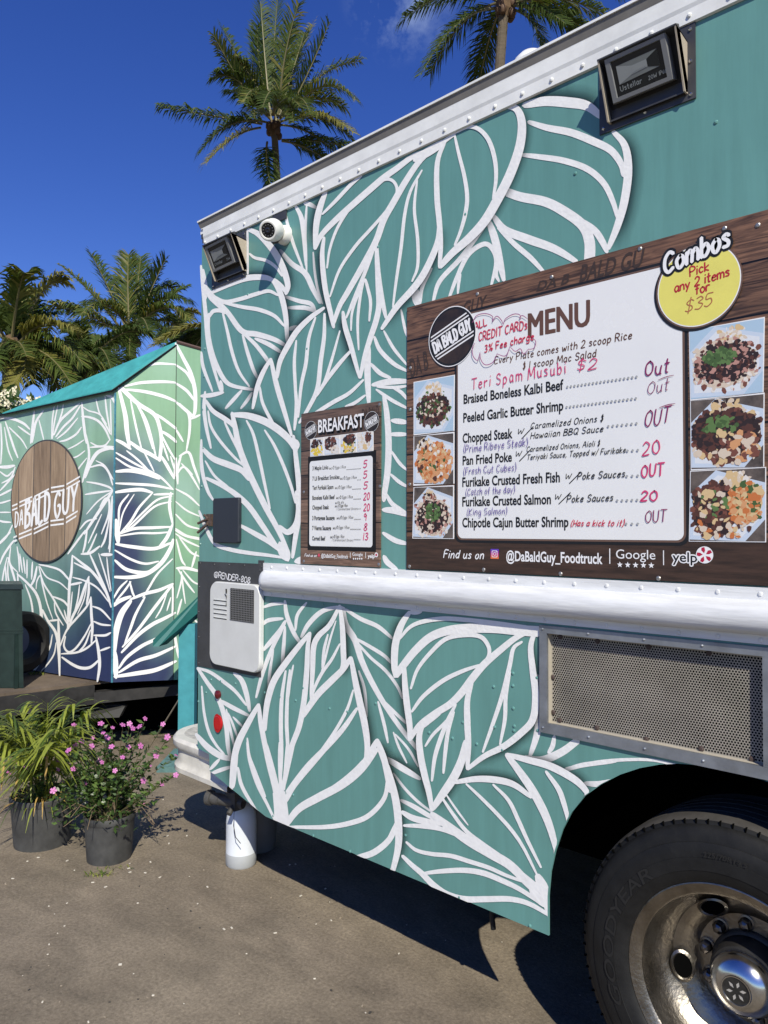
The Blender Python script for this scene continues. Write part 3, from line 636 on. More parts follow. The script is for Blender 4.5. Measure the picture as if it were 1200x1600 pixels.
for i in range(15): z = a.z+(b.z-a.z)*(i+0.5)/15; mb.box((a.x, -0.0272, z-0.0013), (b.x, -0.0263, z+0.0013), 1)
o = mb.build('mesh_screen', ['black', mat('wire_grey', (0.16, 0.16, 0.16), 0.5)], hd)
mb = MB()
for i in range(5):
    p = on(334, 937.5+6.85*i, -0.0245); q = on(354, 938.5+6.85*i, -0.0245); mb.box((p.x, -0.0250, p.z-0.0018), (q.x, -0.0241, p.z+0.0018), 0)
    mb.box((p.x, -0.0275, p.z+0.0020), (q.x, -0.0241, p.z+0.0042), 1)
mb.build('louver', ['black', 'heater'], hd)
p = on(353.5, 927, -0.0245); mb = MB(); mb.tube([p, p+Vector((0.008, -0.006, 0.018))], 0.003); mb.tube([p+Vector((-.01, 0, -.005)), p+Vector((0.006, -0.004, -.01)), p+Vector((.004, -.003, -.05))], 0.0018); mb.build('door_catch', 'black', hd)
# access flap
mb = MB(); a = on(333, 848, -0.012); b = on(374, 777, -0.012)
mb.hexa([(u, -0.016, z) for u, z in rrect(a.x+0.003, a.z+0.003, b.x-0.003, b.z-0.003, 0.008, 4)], [(u, -0.013, z) for u, z in rrect(a.x, a.z, b.x, b.z, 0.01, 4)])
mb.hexa([(u, -0.013, z) for u, z in rrect(a.x, a.z, b.x, b.z, 0.01, 4)], [(u, -0.0003, z) for u, z in rrect(a.x, a.z, b.x, b.z, 0.01, 4)])
fl = mb.build('access_flap', 'flap', truck)
mb = MB(); p = on(331, 814, -0.008)
mb.box((p.x-0.035, -0.014, p.z-0.022), (p.x+0.005, -0.002, p.z+0.03)); mb.tube([(p.x-0.02, -0.014, p.z+0.01), (p.x-0.085, -0.022, p.z-0.01)], 0.006); mb.tube([(p.x-0.02, -0.014, p.z-0.012), (p.x-0.09, -0.02, p.z-0.05)], 0.006); mb.tube([(p.x-0.02, -0.012, p.z+0.01), (p.x-0.05, -0.014, p.z+0.026)], 0.006)
mb.build('latch', mat('rusty_latch', (0.09, 0.06, 0.045), 0.6, noise=0.5, nscale=60), fl)
# reflectors
mb = MB(); p = on(342, 1129.5, 0); disc(mb, (p.x, p.z), 0.028, 0, -0.008, 28, 0.035); mb.lathe([(0.030, 0), (0.030, 0.006), (0.024, 0.009)], (p.x, -0.0005, p.z), (0, -1, 0), 0, 28)
for v in range(len(mb.v)): x, y, z = mb.v[v]; mb.v[v] = (x, y, p.z+(z-p.z)*(1.0 if z > p.z else 1.0)*1.12)
mb.build('side_reflector', 'red', truck)
mb = MB(); p = on(342, 1085, 0); mb.lathe([(0.018, 0), (0.018, 0.01), (0.008, 0.016), (0.0005, 0.017)], (p.x, -0.0005, p.z), (0, -1, 0), 0, 20); mb.build('marker_lamp', mat('dark_red_lens', (0.10, 0.008, 0.012), 0.2), truck, True)
# vent grille
mb = MB(); ou = (-1.151, 0.942, -0.53, 1.240); inn = (-1.127, 0.970, -0.566, 1.219)
y0, y1 = -0.009, -0.0004
for q in ((ou[0], inn[3], ou[2], ou[3]), (ou[0], ou[1], ou[2], inn[1]), (ou[0], inn[1]+0.0004, inn[0], inn[3]-0.0004), (inn[2], inn[1]+0.0004, ou[2], inn[3]-0.0004)): mb.box((q[0], y0, q[1]), (q[2], y1, q[3]))
for u in (-1.14, -1.0, -0.845, -0.70, -0.548):
    for z in (1.2295, 0.956): mb.ball((u, y0, z), 0.004, 0, 8)
vf = mb.build('vent_frame', 'steel', truck)
mb = MB(); yb = 0.018
mb.box((inn[0], yb, inn[1]), (inn[2], yb+0.004, inn[3]), 0)
for q in ((inn[0], inn[3], inn[2], inn[3]), (inn[0], inn[1], inn[2], inn[1])): mb.poly([(q[0], y1, q[1]+0.0003), (q[2], y1, q[1]+0.0003), (q[2], yb, q[1]+0.0003), (q[0], yb, q[1]+0.0003)], 2)
for u in (inn[0]-0.0003, inn[2]+0.0003): mb.poly([(u, y1, inn[1]), (u, yb, inn[1]), (u, yb, inn[3]), (u, y1, inn[3])], 2)
dx = 0.0071; dz = dx*0.866; r = 0.0026; j = 0; z = inn[1]+0.006
while z < inn[3]-0.004:
    u = inn[0]+0.005+(dx/2 if j % 2 else 0)
    while u < inn[2]-0.004: mb.poly([(u+r*math.cos(R(60*k)), yb-0.0008, z+r*math.sin(R(60*k))) for k in range(6)], 1); u += dx  # flat black discs stand for the dark of the holes
    z += dz; j += 1
for px, py in ((876, 995), (934, 1002), (1014, 1011), (1108, 1020), (864, 1058), (865, 1113), (875, 1125), (933, 1137), (1010, 1155), (1096, 1170), (1175, 1186)): p = on(px, py, yb); mb.lathe([(0.007, 0), (0.007, 0.002), (0.004, 0.004), (0.0004, 0.004)], (p.x, yb-0.001, p.z), (0, -1, 0), 3, 12)
mb.build('perforated_screen', ['dusty', 'pit', mat('dusty_reveal', (0.42, 0.38, 0.31), 0.7), mat('rusty_screw', (0.06, 0.04, 0.035), 0.7)], truck)
# bumper with a rounded end
mb = MB(); prof = [(0.0, 0.560), (0.040, 0.560), (0.052, 0.548), (0.052, 0.530), (0.040, 0.515), (0.030, 0.508), (0.028, 0.470), (0.034, 0.455), (0.044, 0.445), (0.044, 0.428), (0.030, 0.420), (0.0, 0.420)]
path = []      # plan outline of the rear bumper: from under the side panel round the corner, then across the back
bzt, bzb = on(292, 1152, 0.08).z, on(305, 1217, 0.06).z
prof = [(o, bzb+(z-0.42)/0.14*(bzt-bzb)) for o, z in prof]
for i in range(15): q = R(-90-90*i/14); path.append((Vector((-3.085+0.20*math.cos(q), 0.24+0.20*math.sin(q), 0)), Vector((math.cos(q), math.sin(q), 0))))
path = [(Vector((-2.72, 0.04, 0)), Vector((0, -1, 0)))]+path+[(Vector((-3.285, 2.0, 0)), Vector((-1, 0, 0)))]
rows = [[mb.vert(p+n*(o-0.045)+Vector((0, 0, z))) for o, z in prof] for p, n in path]
for Aa, Bb in zip(rows, rows[1:]):
    for k in range(len(prof)-1): mb.face((Aa[k], Bb[k], Bb[k+1], Aa[k+1]))
mb.face([r[0] for r in rows]+[mb.vert((-2.72, 2.0, bzt))], 1); mb.face([r[-1] for r in rows]+[mb.vert((-2.72, 2.0, bzb))], 0)
random.seed(3)
mb.build('rear_bumper', [mat('stained_white_paint', (0.62, 0.60, 0.55), 0.45, noise=0.25, nscale=7), mat('tread_plate', (0.50, 0.48, 0.44), 0.5, noise=0.3, nscale=30, bump=0.9, bscale=70)], truck, True)
# ------------------------------------------------------------------ wheel
WC = Vector((-0.655, 0, 0.402)); AX = Vector((0, -1, 0))
wheel = thing('wheel', '', '', WC); del wheel['label']; del wheel['category']; wheel.parent = truck; wheel.matrix_parent_inverse = Matrix.Translation(-Vector(truck.location))
def wbuild(mb, name, mats, smooth=True):
    o = mb.build(name, mats, None, smooth); o.parent = wheel; o.matrix_parent_inverse = Matrix.Translation(-WC); return o
mb = MB(); TW = 0.215; y0 = 0.015
prof = [(0.246, -0.045), (0.252, -0.022), (0.262, -0.012), (0.275, -0.006), (0.288, -0.003), (0.2885, -0.0015), (0.305, -0.001), (0.318, -0.002), (0.3185, -0.004), (0.330, -0.005), (0.343, -0.008), (0.352, -0.012), (0.3525, -0.015), (0.366, -0.018), (0.380, -0.025), (0.388, -0.034), (0.3885, -0.037), (0.397, -0.042), (0.402, -0.052), (0.405, -0.068)]
for g in range(4):
    t = -0.068-0.036*g; prof += [(0.4055, t-0.026), (0.396, t-0.027), (0.396, t-0.034), (0.4055, t-0.035)]
prof += [(0.402, -0.225), (0.39, -0.235), (0.246, -0.215)]
mats = [0]*len(prof); 
for k, (r, t) in enumerate(prof[:-1]):
    if r > 0.395: mats[k] = 1
mb.lathe([(r, t) for r, t in prof], WC+Vector((0, y0, 0)), AX, 0, 120, mats)
for k in range(84):                          # shoulder sipes
    q = 2*math.pi*k/84; c, s = math.cos(q), math.sin(q); rot = Matrix.Translation(WC+Vector((0, y0, 0))) @ Matrix.Rotation(-q, 4, 'Y')
    mb.box((0.3850, 0.036, -0.0018), (0.3990, 0.062, 0.0018), 2, rot)
def arc_text(mb, txt, r, a0, a1, h, m, y):    # raised sidewall lettering, reading clockwise
    n = len(txt); vs, fs, lo, hi = glyph_mesh(txt, 0.01, 0.15); tot = (a1-a0)
    ids = []
    for v in vs:
        f = (v.x-lo)/(hi-lo); q = a0+tot*f; rr = r+v.y/CAPH*h; ids.append(mb.vert((WC.x+rr*math.cos(q), y, WC.z+rr*math.sin(q))))
    for f in fs: mb.face([ids[i] for i in f], m)
arc_text(mb, 'GOODYEAR', 0.290, R(205), R(128), 0.030, 3, y0-0.0006); arc_text(mb, '225/70R19.5', 0.322, R(100), R(82), 0.013, 3, y0-0.0008)
wbuild(mb, 'tyre', ['rubber', 'rubdust', 'pit', mat('raised_rubber', (0.0118, 0.0118, 0.012), 0.55)])
mb = MB()
yl = 0.034
prof = [(0.258, -0.03), (0.262, -0.008), (0.260, 0.0), (0.254, 0.003), (0.246, 0.0), (0.232, -0.004), (0.226, -0.010), (0.224, -0.022), (0.221, -0.05), (0.214, -0.075), (0.203, -0.093), (0.192, -0.103), (0.186, -0.112), (0.170, -0.118), (0.150, -0.130), (0.139, -0.146), (0.134, -0.150), (0.095, -0.150)]
mb.lathe(prof, WC+Vector((0, yl, 0)), AX, 0, 96)
wbuild(mb, 'rim', 'chrome')
def oval(mb, c3, e1, e2, r1, r2, m, n=28): mb.poly([Vector(c3)+e1*(r1*math.cos(2*math.pi*i/n))+e2*(r2*math.sin(2*math.pi*i/n)) for i in range(n)], m)
for k in range(5):                           # hand holes in the disc, each with a rolled edge
    q = R(120+72*k); e1 = Vector((math.cos(q), 0, math.sin(q))); e2 = Vector((-math.sin(q), 0, math.cos(q))); c = WC+e1*0.164+Vector((0, yl+0.113, 0)); sl = Vector((0, 0.55, 0))
    mb = MB(); ed = (e1-sl*1.0).normalized(); n = 28
    ra = [mb.vert(c+ed*(0.030*math.cos(2*math.pi*i/n))+e2*(0.040*math.sin(2*math.pi*i/n))-Vector((0, 0.004, 0))) for i in range(n)]
    rb = [mb.vert(c+ed*(0.025*math.cos(2*math.pi*i/n))+e2*(0.033*math.sin(2*math.pi*i/n))-Vector((0, 0.008, 0))) for i in range(n)]
    rc = [mb.vert(c+ed*(0.022*math.cos(2*math.pi*i/n))+e2*(0.030*math.sin(2*math.pi*i/n))-Vector((0, 0.004, 0))) for i in range(n)]
    for i in range(n): j = (i+1) % n; mb.face((ra[i], ra[j], rb[j], rb[i]), 0); mb.face((rb[i], rb[j], rc[j], rc[i]), 0)
    mb.face(rc, 1)  # near-black face stands for the unlit depth of the hole
    wbuild(mb, 'hand_hole', ['chrome', 'pit'])
mb = MB(); mb.lathe([(0.098, -0.152), (0.098, -0.142), (0.094, -0.138), (0.088, -0.136), (0.086, -0.096), (0.080, -0.086), (0.060, -0.084)], WC+Vector((0, yl, 0)), AX, 0, 64)
wbuild(mb, 'hub_flange', mat('grimy_hub', (0.03, 0.028, 0.026), 0.5, 0.4, noise=0.3, nscale=20))
for k in range(10):
    q = R(97+36*k); c = WC+Vector((0.114*math.cos(q), yl+0.151, 0.114*math.sin(q))); mb = MB()
    mb.lathe([(0.020, 0), (0.020, 0.004), (0.0155, 0.005)], c, AX, 0, 16); mb.lathe([(0.0155, 0.004), (0.0155, 0.020), (0.012, 0.026), (0.006, 0.029), (0.0004, 0.030)], c, AX, 0, 6)
    wbuild(mb, 'lug_nut', mat('lug_steel', (0.16, 0.15, 0.15), 0.3, 1.0) if k == 0 else bpy.data.materials['lug_steel'], False)
mb = MB(); mb.lathe([(0.074, -0.085), (0.0745, -0.078), (0.073, -0.064), (0.067, -0.052), (0.057, -0.042), (0.046, -0.035), (0.034, -0.031), (0.033, -0.031)], WC+Vector((0, yl, 0)), AX, 0, 64); mb.lathe([(0.0355, -0.0315), (0.034, -0.0285), (0.032, -0.0285), (0.0305, -0.0315)], WC+Vector((0, yl, 0)), AX, 0, 40)
ye = yl+0.0312; LAY[0] = 0; disc(mb, (WC.x, WC.z), 0.032, 1, ye, 32)
for k in range(6):
    q = R(15+60*k); c, s = math.cos(q), math.sin(q); o = nxt()
    mb.poly([(WC.x+r*c-t*s, ye-0.0006-o, WC.z+r*s+t*c) for r, t in ((0.008, 0), (0.016, 0.0038), (0.024, 0), (0.016, -0.0038))], 2)
wbuild(mb, 'hub_cap', ['cap', mat('emblem_black', (0.02, 0.019, 0.017), 0.5, noise=0.5, nscale=160), mat('emblem_silver', (0.7, 0.69, 0.66), 0.3, 0.6)])
# inner dual wheel, mostly in the dark
mb = MB(); mb.lathe([(0.2, -0.28), (0.25, -0.275), (0.35, -0.265), (0.40, -0.285), (0.402, -0.46), (0.35, -0.48), (0.2, -0.46)], WC+Vector((0, y0, 0)), AX, 0, 64); wbuild(mb, 'inner_tyre', 'rubber')
# ================================================================== sign boards
YB0 = -0.008
def joined(name, parts, parent):            # several builders, each with its own materials, as ONE mesh
    mb = MB(); mats = []
    for b, ms in parts:
        n0, m0 = len(mb.v), len(mats); ms = ms if isinstance(ms, list) else [ms]
        mb.v += b.v; mb.f += [tuple(i+n0 for i in f) for f in b.f]; mb.m += [k+m0 for k in b.m]; mats += ms
    return mb.build(name, mats, parent)
def food(mb, q, seed, pal, n, mats0, garnish=(3, 4), tray=0, bgm=5, big=1.0):
    """one printed food picture: backdrop, white tray, heap of small pieces; q = 4 photo corners TL TR BR BL"""
    rnd = random.Random(seed); C4 = [on(px, py, YB0) for px, py in q]
    def pt(s, t, o): a = C4[3].lerp(C4[2], s); b = C4[0].lerp(C4[1], s); p = a.lerp(b, t); return (p.x, YB0-o, p.z)
    base = 0.0022
    def put(pts, m):
        o = base+nxt()*0.35; mb.poly([pt(min(1, max(0, s)), min(1, max(0, t)), o) for s, t in pts], m)
    put([(-.0, 0), (1, 0), (1, 1), (0, 1)], bgm)
    put([(0, .02), (.75, 0), (1, .3), (1, .8), (.35, 1), (0, .68)], tray); put([(.05, .08), (.70, .05), (.95, .33), (.95, .76), (.38, .93), (.06, .65)], tray+1)
    for cx, cy, rx, ry, ms, k in n:
        if k >= 90 and big < 1.5: put([(min(.97, max(.03, cx+rx*1.08*math.cos(6.283*j/20)*rnd.uniform(.88, 1.08))), min(.97, max(.03, cy+ry*1.08*math.sin(6.283*j/20)*rnd.uniform(.88, 1.08)))) for j in range(20)], ms[1])
        k = int(k*1.5)
        for i in range(k):
            a = rnd.uniform(0, 6.283); r = math.sqrt(rnd.random())
            x, y = cx+1.2*rx*r*math.cos(a), cy+1.2*ry*r*math.sin(a); sz = rnd.uniform(0.016, 0.052)*big; th = rnd.uniform(0, 3.14); el = rnd.uniform(0.4, 1)
            if not (0.04 < x < 0.96 and 0.04 < y < 0.96): continue
            P = []
            for j in range(6):
                b = 6.283*j/6; X, Y = sz*math.cos(b)*rnd.uniform(.75, 1.2), sz*el*math.sin(b)*rnd.uniform(.75, 1.2); P.append((x+X*math.cos(th)-Y*math.sin(th), y+X*math.sin(th)+Y*math.cos(th)))
            put(P, rnd.choice(ms))
FM = [mat('tray_rim', (0.52, 0.60, 0.72), 0.5), mat('tray_inside', (0.66, 0.69, 0.74), 0.5), mat('rice_print', (0.62, 0.52, 0.42), 0.5), mat('herb_green_print', (0.055, 0.105, 0.03), 0.5), mat('leaf_green_print', (0.10, 0.18, 0.055), 0.5),
      mat('table_print', (0.10, 0.08, 0.07), 0.5, noise=0.5, nscale=30), mat('meat_dark_print', (0.026, 0.014, 0.013), 0.5), mat('meat_brown_print', (0.085, 0.032, 0.022), 0.5), mat('meat_red_print', (0.17, 0.06, 0.04), 0.5),
      mat('shrimp_print', (0.52, 0.16, 0.045), 0.5), mat('shrimp_pale_print', (0.60, 0.30, 0.14), 0.5), mat('noodle_print', (0.62, 0.45, 0.24), 0.5), mat('pink_print', (0.45, 0.24, 0.20), 0.5), mat('egg_yellow_print', (0.68, 0.50, 0.04), 0.5), mat('white_rice_print', (0.70, 0.66, 0.62), 0.5), mat('blue_sky_print', (0.38, 0.52, 0.66), 0.5)]
board = thing('menu_sign', 'large wood print menu sign with a white list, MENU heading and yellow Combos badge', 'menu sign', on(640, 889))
mb = MB(); Q = [(-1.652, 1.379), (-0.515, 1.379), (-0.515, 2.2395), (-1.652, 2.2395)]
mb.hexa([(u, YB0, z) for u, z in Q], [(u, -0.0005, z) for u, z in Q], 0)
LAY[0] = 0
# darker lower strip, screws
mb.poly([(-1.652, YB0-0.0004, 1.38), (-0.515, YB0-0.0004, 1.38), (-0.515, YB0-0.0004, 1.485), (-1.652, YB0-0.0004, 1.485)], 2)
GA = R(24)
for (px, py, x1, h, t, g_) in ((642, 590, 672, 30, 'DA B', 14), (724, 491, 762, 20, 'GUY', 2), (838, 455, 890, 15, 'DA B', 0), (905, 440, 1008, 26, 'BALD GU', 0)):
    wtext(mb, t, px, py, x1, h, 1, 0.02, 0.3, YB0-0.0008, R(g_))
for px, py in ((746, 459.5), (862, 433), (1000, 389), (1132, 357), (641.5, 575), (641, 640), (640.5, 757), (640, 885), (756, 890), (876, 896.5), (1029, 903.5), (1184, 352)):
    p = on(px, py, YB0); mb.lathe([(0.006, 0), (0.006, 0.001), (0.004, 0.0025), (0.0003, 0.003)], (p.x, YB0-0.0002, p.z), (0, -1, 0), 3, 10)
BACK = (mb, ['wood', 'ghost', mat('dark_plank_strip', (0.018, 0.011, 0.008), 0.4, color2=(0.075, 0.040, 0.026), nscale=3.2, stretch=(2, 1, 22)), mat('screw_head', (0.35, 0.34, 0.33), 0.35, 0.7)])
# white list panel with brown border
L0 = on(716, 841, YB0); R0 = on(1069, 840, YB0); ztop = on(735, 491, YB0).z
mb = MB()
def rr_at(d, o, m, r=0.018): mb.poly([(u, YB0-o, z) for u, z in rrect(L0.x-d, L0.z-d, R0.x+d, ztop+d, r, 6)], m)
rr_at(0.013, 0.0010, 1, 0.024); rr_at(0.0055, 0.0014, 2, 0.021); rr_at(0.0, 0.0018, 0)
LST = [(mb, ['panel', 'ink', 'inkbrown2'])]
PB = YB0-0.0022; mb = MB(); LAY[0] = 0
T = lambda *a, **k: wtext(mb, *a, y=PB, **k)
[T('MENU', 826+dx_, 527.5+dy_, 921+dx_, 39.5, 1) for dx_ in (-1.3, 0, 1.3) for dy_ in (0.5, -0.5)]
hand(mb, 'Every Plate comes with 2 scoop Rice', 773, 568.5, 987, 10.5, 1, 0.15, 0.12, PB, 0, 2, None, 0.02); hand(mb, '& 1 scoop Mac Salad', 817, 577, 931, 10.5, 1, 0.15, 0.12, PB, 0, 4, None, 0.02)
B_ = 0.022
T('Braised Boneless Kalbi Beef', 724.5, 631, 880.5, 15, 0, bold=B_); T('Peeled Garlic Butter Shrimp', 724, 660, 880.5, 15, 0, bold=B_); T('Chopped Steak', 723, 692, 801, 15, 0, bold=B_)
T('Pan Fried Poke', 723, 726.5, 800, 14.5, 0, bold=B_); T('Furikake Crusted Fresh Fish', 722.5, 760.5, 875, 15, 0, bold=B_); T('Furikake Crusted Salmon', 722.5, 791, 861, 15, 0, bold=B_); T('Chipotle Cajun Butter Shrimp', 722.5, 823.5, 888.5, 15, 0, bold=B_)
H = lambda t, x0, y0, x1, h, m=0, th=0.13, sl=0.22, sd=1: hand(mb, t, x0, y0, x1, h, m, th, sl, PB, 0, sd, None, 0.02)
for x, y in ((808, 684), (804.5, 719), (882.5, 754), (866, 786)): H('W', x, y-6, x+9, 7.5, 0, 0.16); hand(mb, '/', x+8, y, x+17, 15, 0, 0.10, 0.3, PB, 0, 1, None, 0)
H('Caramelized Onions &', 829, 670.5, 942, 9.5); H('Hawaiian BBQ Sauce', 829, 685.5, 942, 9.5); H('Caramelized Onions, Aioli &', 823, 706, 937, 8.0); H('Teriyaki Sauce, Topped w/ Furikake', 823.5, 718.5, 977.5, 8.0); H('Poke Sauces', 902.5, 749, 976, 10.5); H('Poke Sauces', 886, 784.5, 957.5, 10.5)
H('(Has a kick to it)', 892, 822, 975, 9, 4, 0.15, 0.3)
def dots(x0, y0, x1, n):
    a = on(x0, y0, PB); b = on(x1, y0, PB)
    for i in range(n):
        u = a.x+(b.x-a.x)*i/(n-1); disc(mb, (u, a.z), 0.0034, 3, PB, 8)
dots(887, 604.5, 995, 19); dots(886, 636, 994, 19); dots(951, 666, 995, 7); dots(981, 704.5, 997, 3); dots(980, 744, 997, 3); dots(965, 782, 996, 5); dots(979, 818.5, 997, 3)
LST.append((mb, ['ink', 'inkbrown', 'inkwhite', 'dotgrey', 'inkred']))
mb = MB(); LAY[0] = 0; PH = PB-0.0012
h = lambda t, x0, y0, x1, hh, m, th=0.10, sl=0.05, ang=0.0, sd=1, j=0.05, gap=0.2: hand(mb, t, x0, y0, x1, hh, m, th, sl, PH, R(ang), sd, None, j, gap)
h('ALL', 742, 514.5, 761, 11, 0, 0.16, 0, 5); h('CREDIT CARDs', 748, 532.5, 823.5, 13, 0, 0.13, .1, 2); h('3% Fee charge', 757, 550.5, 834, 11, 0, 0.15, .1, 3)
h('Teri Spam Musubi', 737, 608, 884, 16.5, 1, 0.09, 0.05, 0.6, 3, 0.05, 0.3); h('$2', 901, 580, 932, 16, 1, 0.10, .1, 0, 2)
h('Out', 1007, 588, 1044, 22, 2, 0.10, .15, 0, 5); h('Out', 1011, 616, 1044, 19, 2, 0.06, .25, 4, 8); h('OUT', 1007, 666, 1045, 24, 2, 0.08, .3, 3, 3); h('20', 1004, 711, 1030, 20, 1, 0.10, .12, 2, 7); h('OUT', 1002, 746, 1036, 19, 1, 0.12, .15, 2, 4); h('20', 1001, 783, 1026, 15, 1, 0.16, .12, 2, 5); h('OUT', 1008, 817, 1040, 18, 2, 0.08, .2, 3, 6)
ribbon(mb, [Vector(p) for p in ((1028, 594), (1040, 589), (1053, 586))], [1.1], lambda q: on(q.x, q.y, PH-nxt()), 2); ribbon(mb, [Vector(p) for p in ((1030, 637), (1043, 632.5), (1055, 630.5))], [1.3], lambda q: on(q.x, q.y, PH-nxt()), 2)
for t, x0, y0, x1, hh in (('(Prime Ribeye Steak)', 724.5, 707, 825, 11), ('(Fresh Cut Cubes)', 724.5, 742, 807, 10.5), ('(Catch of the day)', 728, 774, 805, 10), ('(King Salmon)', 730, 805, 793, 10)): h(t, x0, y0, x1, hh, 3, 0.095, 0.08, 1.0, len(t), 0.05)
CL = [(738, 500), (748, 491), (763, 490), (770, 499), (771, 503), (772, 497), (779, 494), (786, 506), (790, 498), (804, 491), (810, 493), (813, 500), (816, 494), (823, 496)]
for seg in ([(738, 504), (745, 493), (758, 490), (769, 494), (769.5, 503)], [(769, 502), (776, 494), (783, 500), (786, 507)], [(786, 507), (790, 498), (802, 491), (812, 492), (813, 500)], [(811, 497), (816, 493), (824, 498)], [(832, 528), (837, 534), (834, 544), (825, 546)], [(826, 545), (818, 553), (813, 545), (805, 549), (797, 542)], [(797, 541), (790, 556), (776, 553)], [(777, 552), (770, 566), (758, 570), (751, 561), (750, 550)], [(750, 551), (746, 563), (739, 556), (738, 544), (742, 536)]):
    ribbon(mb, [Vector(p) for p in seg], [1.2], lambda q: on(q.x, q.y, PH-nxt()), 4)
LST.append((mb, ['inkred', 'inkpink', 'inkwine', 'inkpurple', mat('cloud_marker', (0.30, 0.06, 0.20), 0.5)]))
joined('list_panel', LST, board)
# footer
def footer(board, x, y, big):
    mb = MB(); LAY[0] = 0; yb = YB0-0.0012
    if big:
        hand(mb, 'Find us on', 693, 871.5, 755, 12, 0, 0.15, .25, yb, 0, 2, None, 0.02); wtext(mb, '@DaBaldGuy_Foodtruck', 791, 876, 941.5, 16, 0, 0.02, 0, yb)
        for px, y0, y1 in ((952, 857, 881), (1036, 860, 883)): a = on(px, y0, yb); b = on(px+1.6, y1, yb); o = nxt(); mb.poly([(a.x, yb-o, b.z), (b.x, yb-o, b.z), (b.x, yb-o, a.z), (a.x, yb-o, a.z)], 0)
        wtext(mb, 'Google', 962.5, 872.5, 1024, 15, 0, 0.0, 0, yb)
        for i in range(5):
            p = on(968.5+12.3*i, 882.3+0.3*i, yb); o = nxt(); mb.poly([(p.x+r*math.cos(R(90+36*k)), yb-o, p.z+r*math.sin(R(90+36*k))) for k in range(10) for r in ((0.0082 if k % 2 == 0 else 0.0034),)], 0)
        [wtext(mb, 'yelp', 1050.8+2.0*math.cos(R(45*i)), 877.3+2.0*math.sin(R(45*i)), 1089.5+2.0*math.cos(R(45*i)), 15.6, 0, 0.012, 0, yb) for i in range(8)]; wtext(mb, 'yelp', 1050.8, 877.3, 1089.5, 15.6, 3, 0.012, 0, yb-0.0003)
        c = on(1101, 867, yb); disc(mb, (c.x, c.z), 0.0205, 0, yb-0.0004, 24)
        for k in range(5):
            q = R(100+72*k); o = nxt(); e = Vector((math.cos(q), math.sin(q))); f = Vector((-e.y, e.x)); mb.poly([(c.x+e.x*r+f.x*t, yb-0.0006-o, c.z+e.y*r+f.y*t) for r, t in ((0.004, 0), (0.012, 0.0055), (0.018, 0.004), (0.0185, -0.003), (0.011, -0.0035))], 4)
        ic = on(773, 865.5, yb); s = 0.0145
        for g in range(5): o = nxt(); z0 = ic.z-s+2*s*g/5; mb.poly([(ic.x-s, yb-o, z0), (ic.x+s, yb-o, z0), (ic.x+s, yb-o, z0+2*s/5), (ic.x-s, yb-o, z0+2*s/5)], 5+g)
        def ring(r, w, n=24, sq=None):
            o = nxt()
            P = [(r*math.cos(6.2832*i/n), r*math.sin(6.2832*i/n)) for i in range(n)] if not sq else [(x-0, z) for x, z in rrect(-r, -r, r, r, sq, 5)]
            for i in range(len(P)):
                a, b = P[i], P[(i+1) % len(P)]; k = (r-w)/r; mb.poly([(ic.x+a[0], yb-0.0003-o, ic.z+a[1]), (ic.x+b[0], yb-0.0003-o, ic.z+b[1]), (ic.x+b[0]*k, yb-0.0003-o, ic.z+b[1]*k), (ic.x+a[0]*k, yb-0.0003-o, ic.z+a[1]*k)], 0)
        ring(0.0100, 0.0018, sq=0.0035); ring(0.0052, 0.0016); disc(mb, (ic.x+0.006, ic.z+0.006), 0.0011, 0, yb-0.0004, 10)
    else:
        hand(mb, 'Find us on', 476, 869.5, 494.5, 4.2, 0, 0.2, .25, yb, 0, 2, None, 0.02); wtext(mb, '@DaBaldGuy_Foodtruck', 502, 871, 544, 6.0, 0, 0.02, 0, yb)
        ic = on(498.3, 867.5, yb); disc(mb, (ic.x, ic.z), 0.0075, 6, yb, 4, None, R(45))
        for px in (547, 571): a = on(px, 863, yb); b = on(px+0.7, 872, yb); o = nxt(); mb.poly([(a.x, yb-o, b.z), (b.x, yb-o, b.z), (b.x, yb-o, a.z), (a.x, yb-o, a.z)], 0)
        wtext(mb, 'Google', 550.5, 868.5, 567, 5.5, 0, 0.01, 0, yb)
        for i in range(5): p = on(552.5+3.2*i, 873, yb); disc(mb, (p.x, p.z), 0.0034, 0, yb, 6)
        wtext(mb, 'yelp', 574.5, 871.5, 585.5, 6, 0, 0.03, 0, yb); c = on(588, 867, yb); disc(mb, (c.x, c.z), 0.0085, 0, yb, 12); disc(mb, (c.x, c.z), 0.005, 4, yb-0.0003, 5)
    return (mb, ['inkwhite', 'ink', 'ink', 'ink', 'burst', 'iconorange', mat('icon_red', (0.60, 0.07, 0.12), 0.4), mat('icon_magenta', (0.50, 0.04, 0.26), 0.4), 'iconpurple', mat('icon_blue', (0.12, 0.05, 0.45), 0.4)])
joined('backing_board', [BACK, footer(board, 0, 0, True)], board)
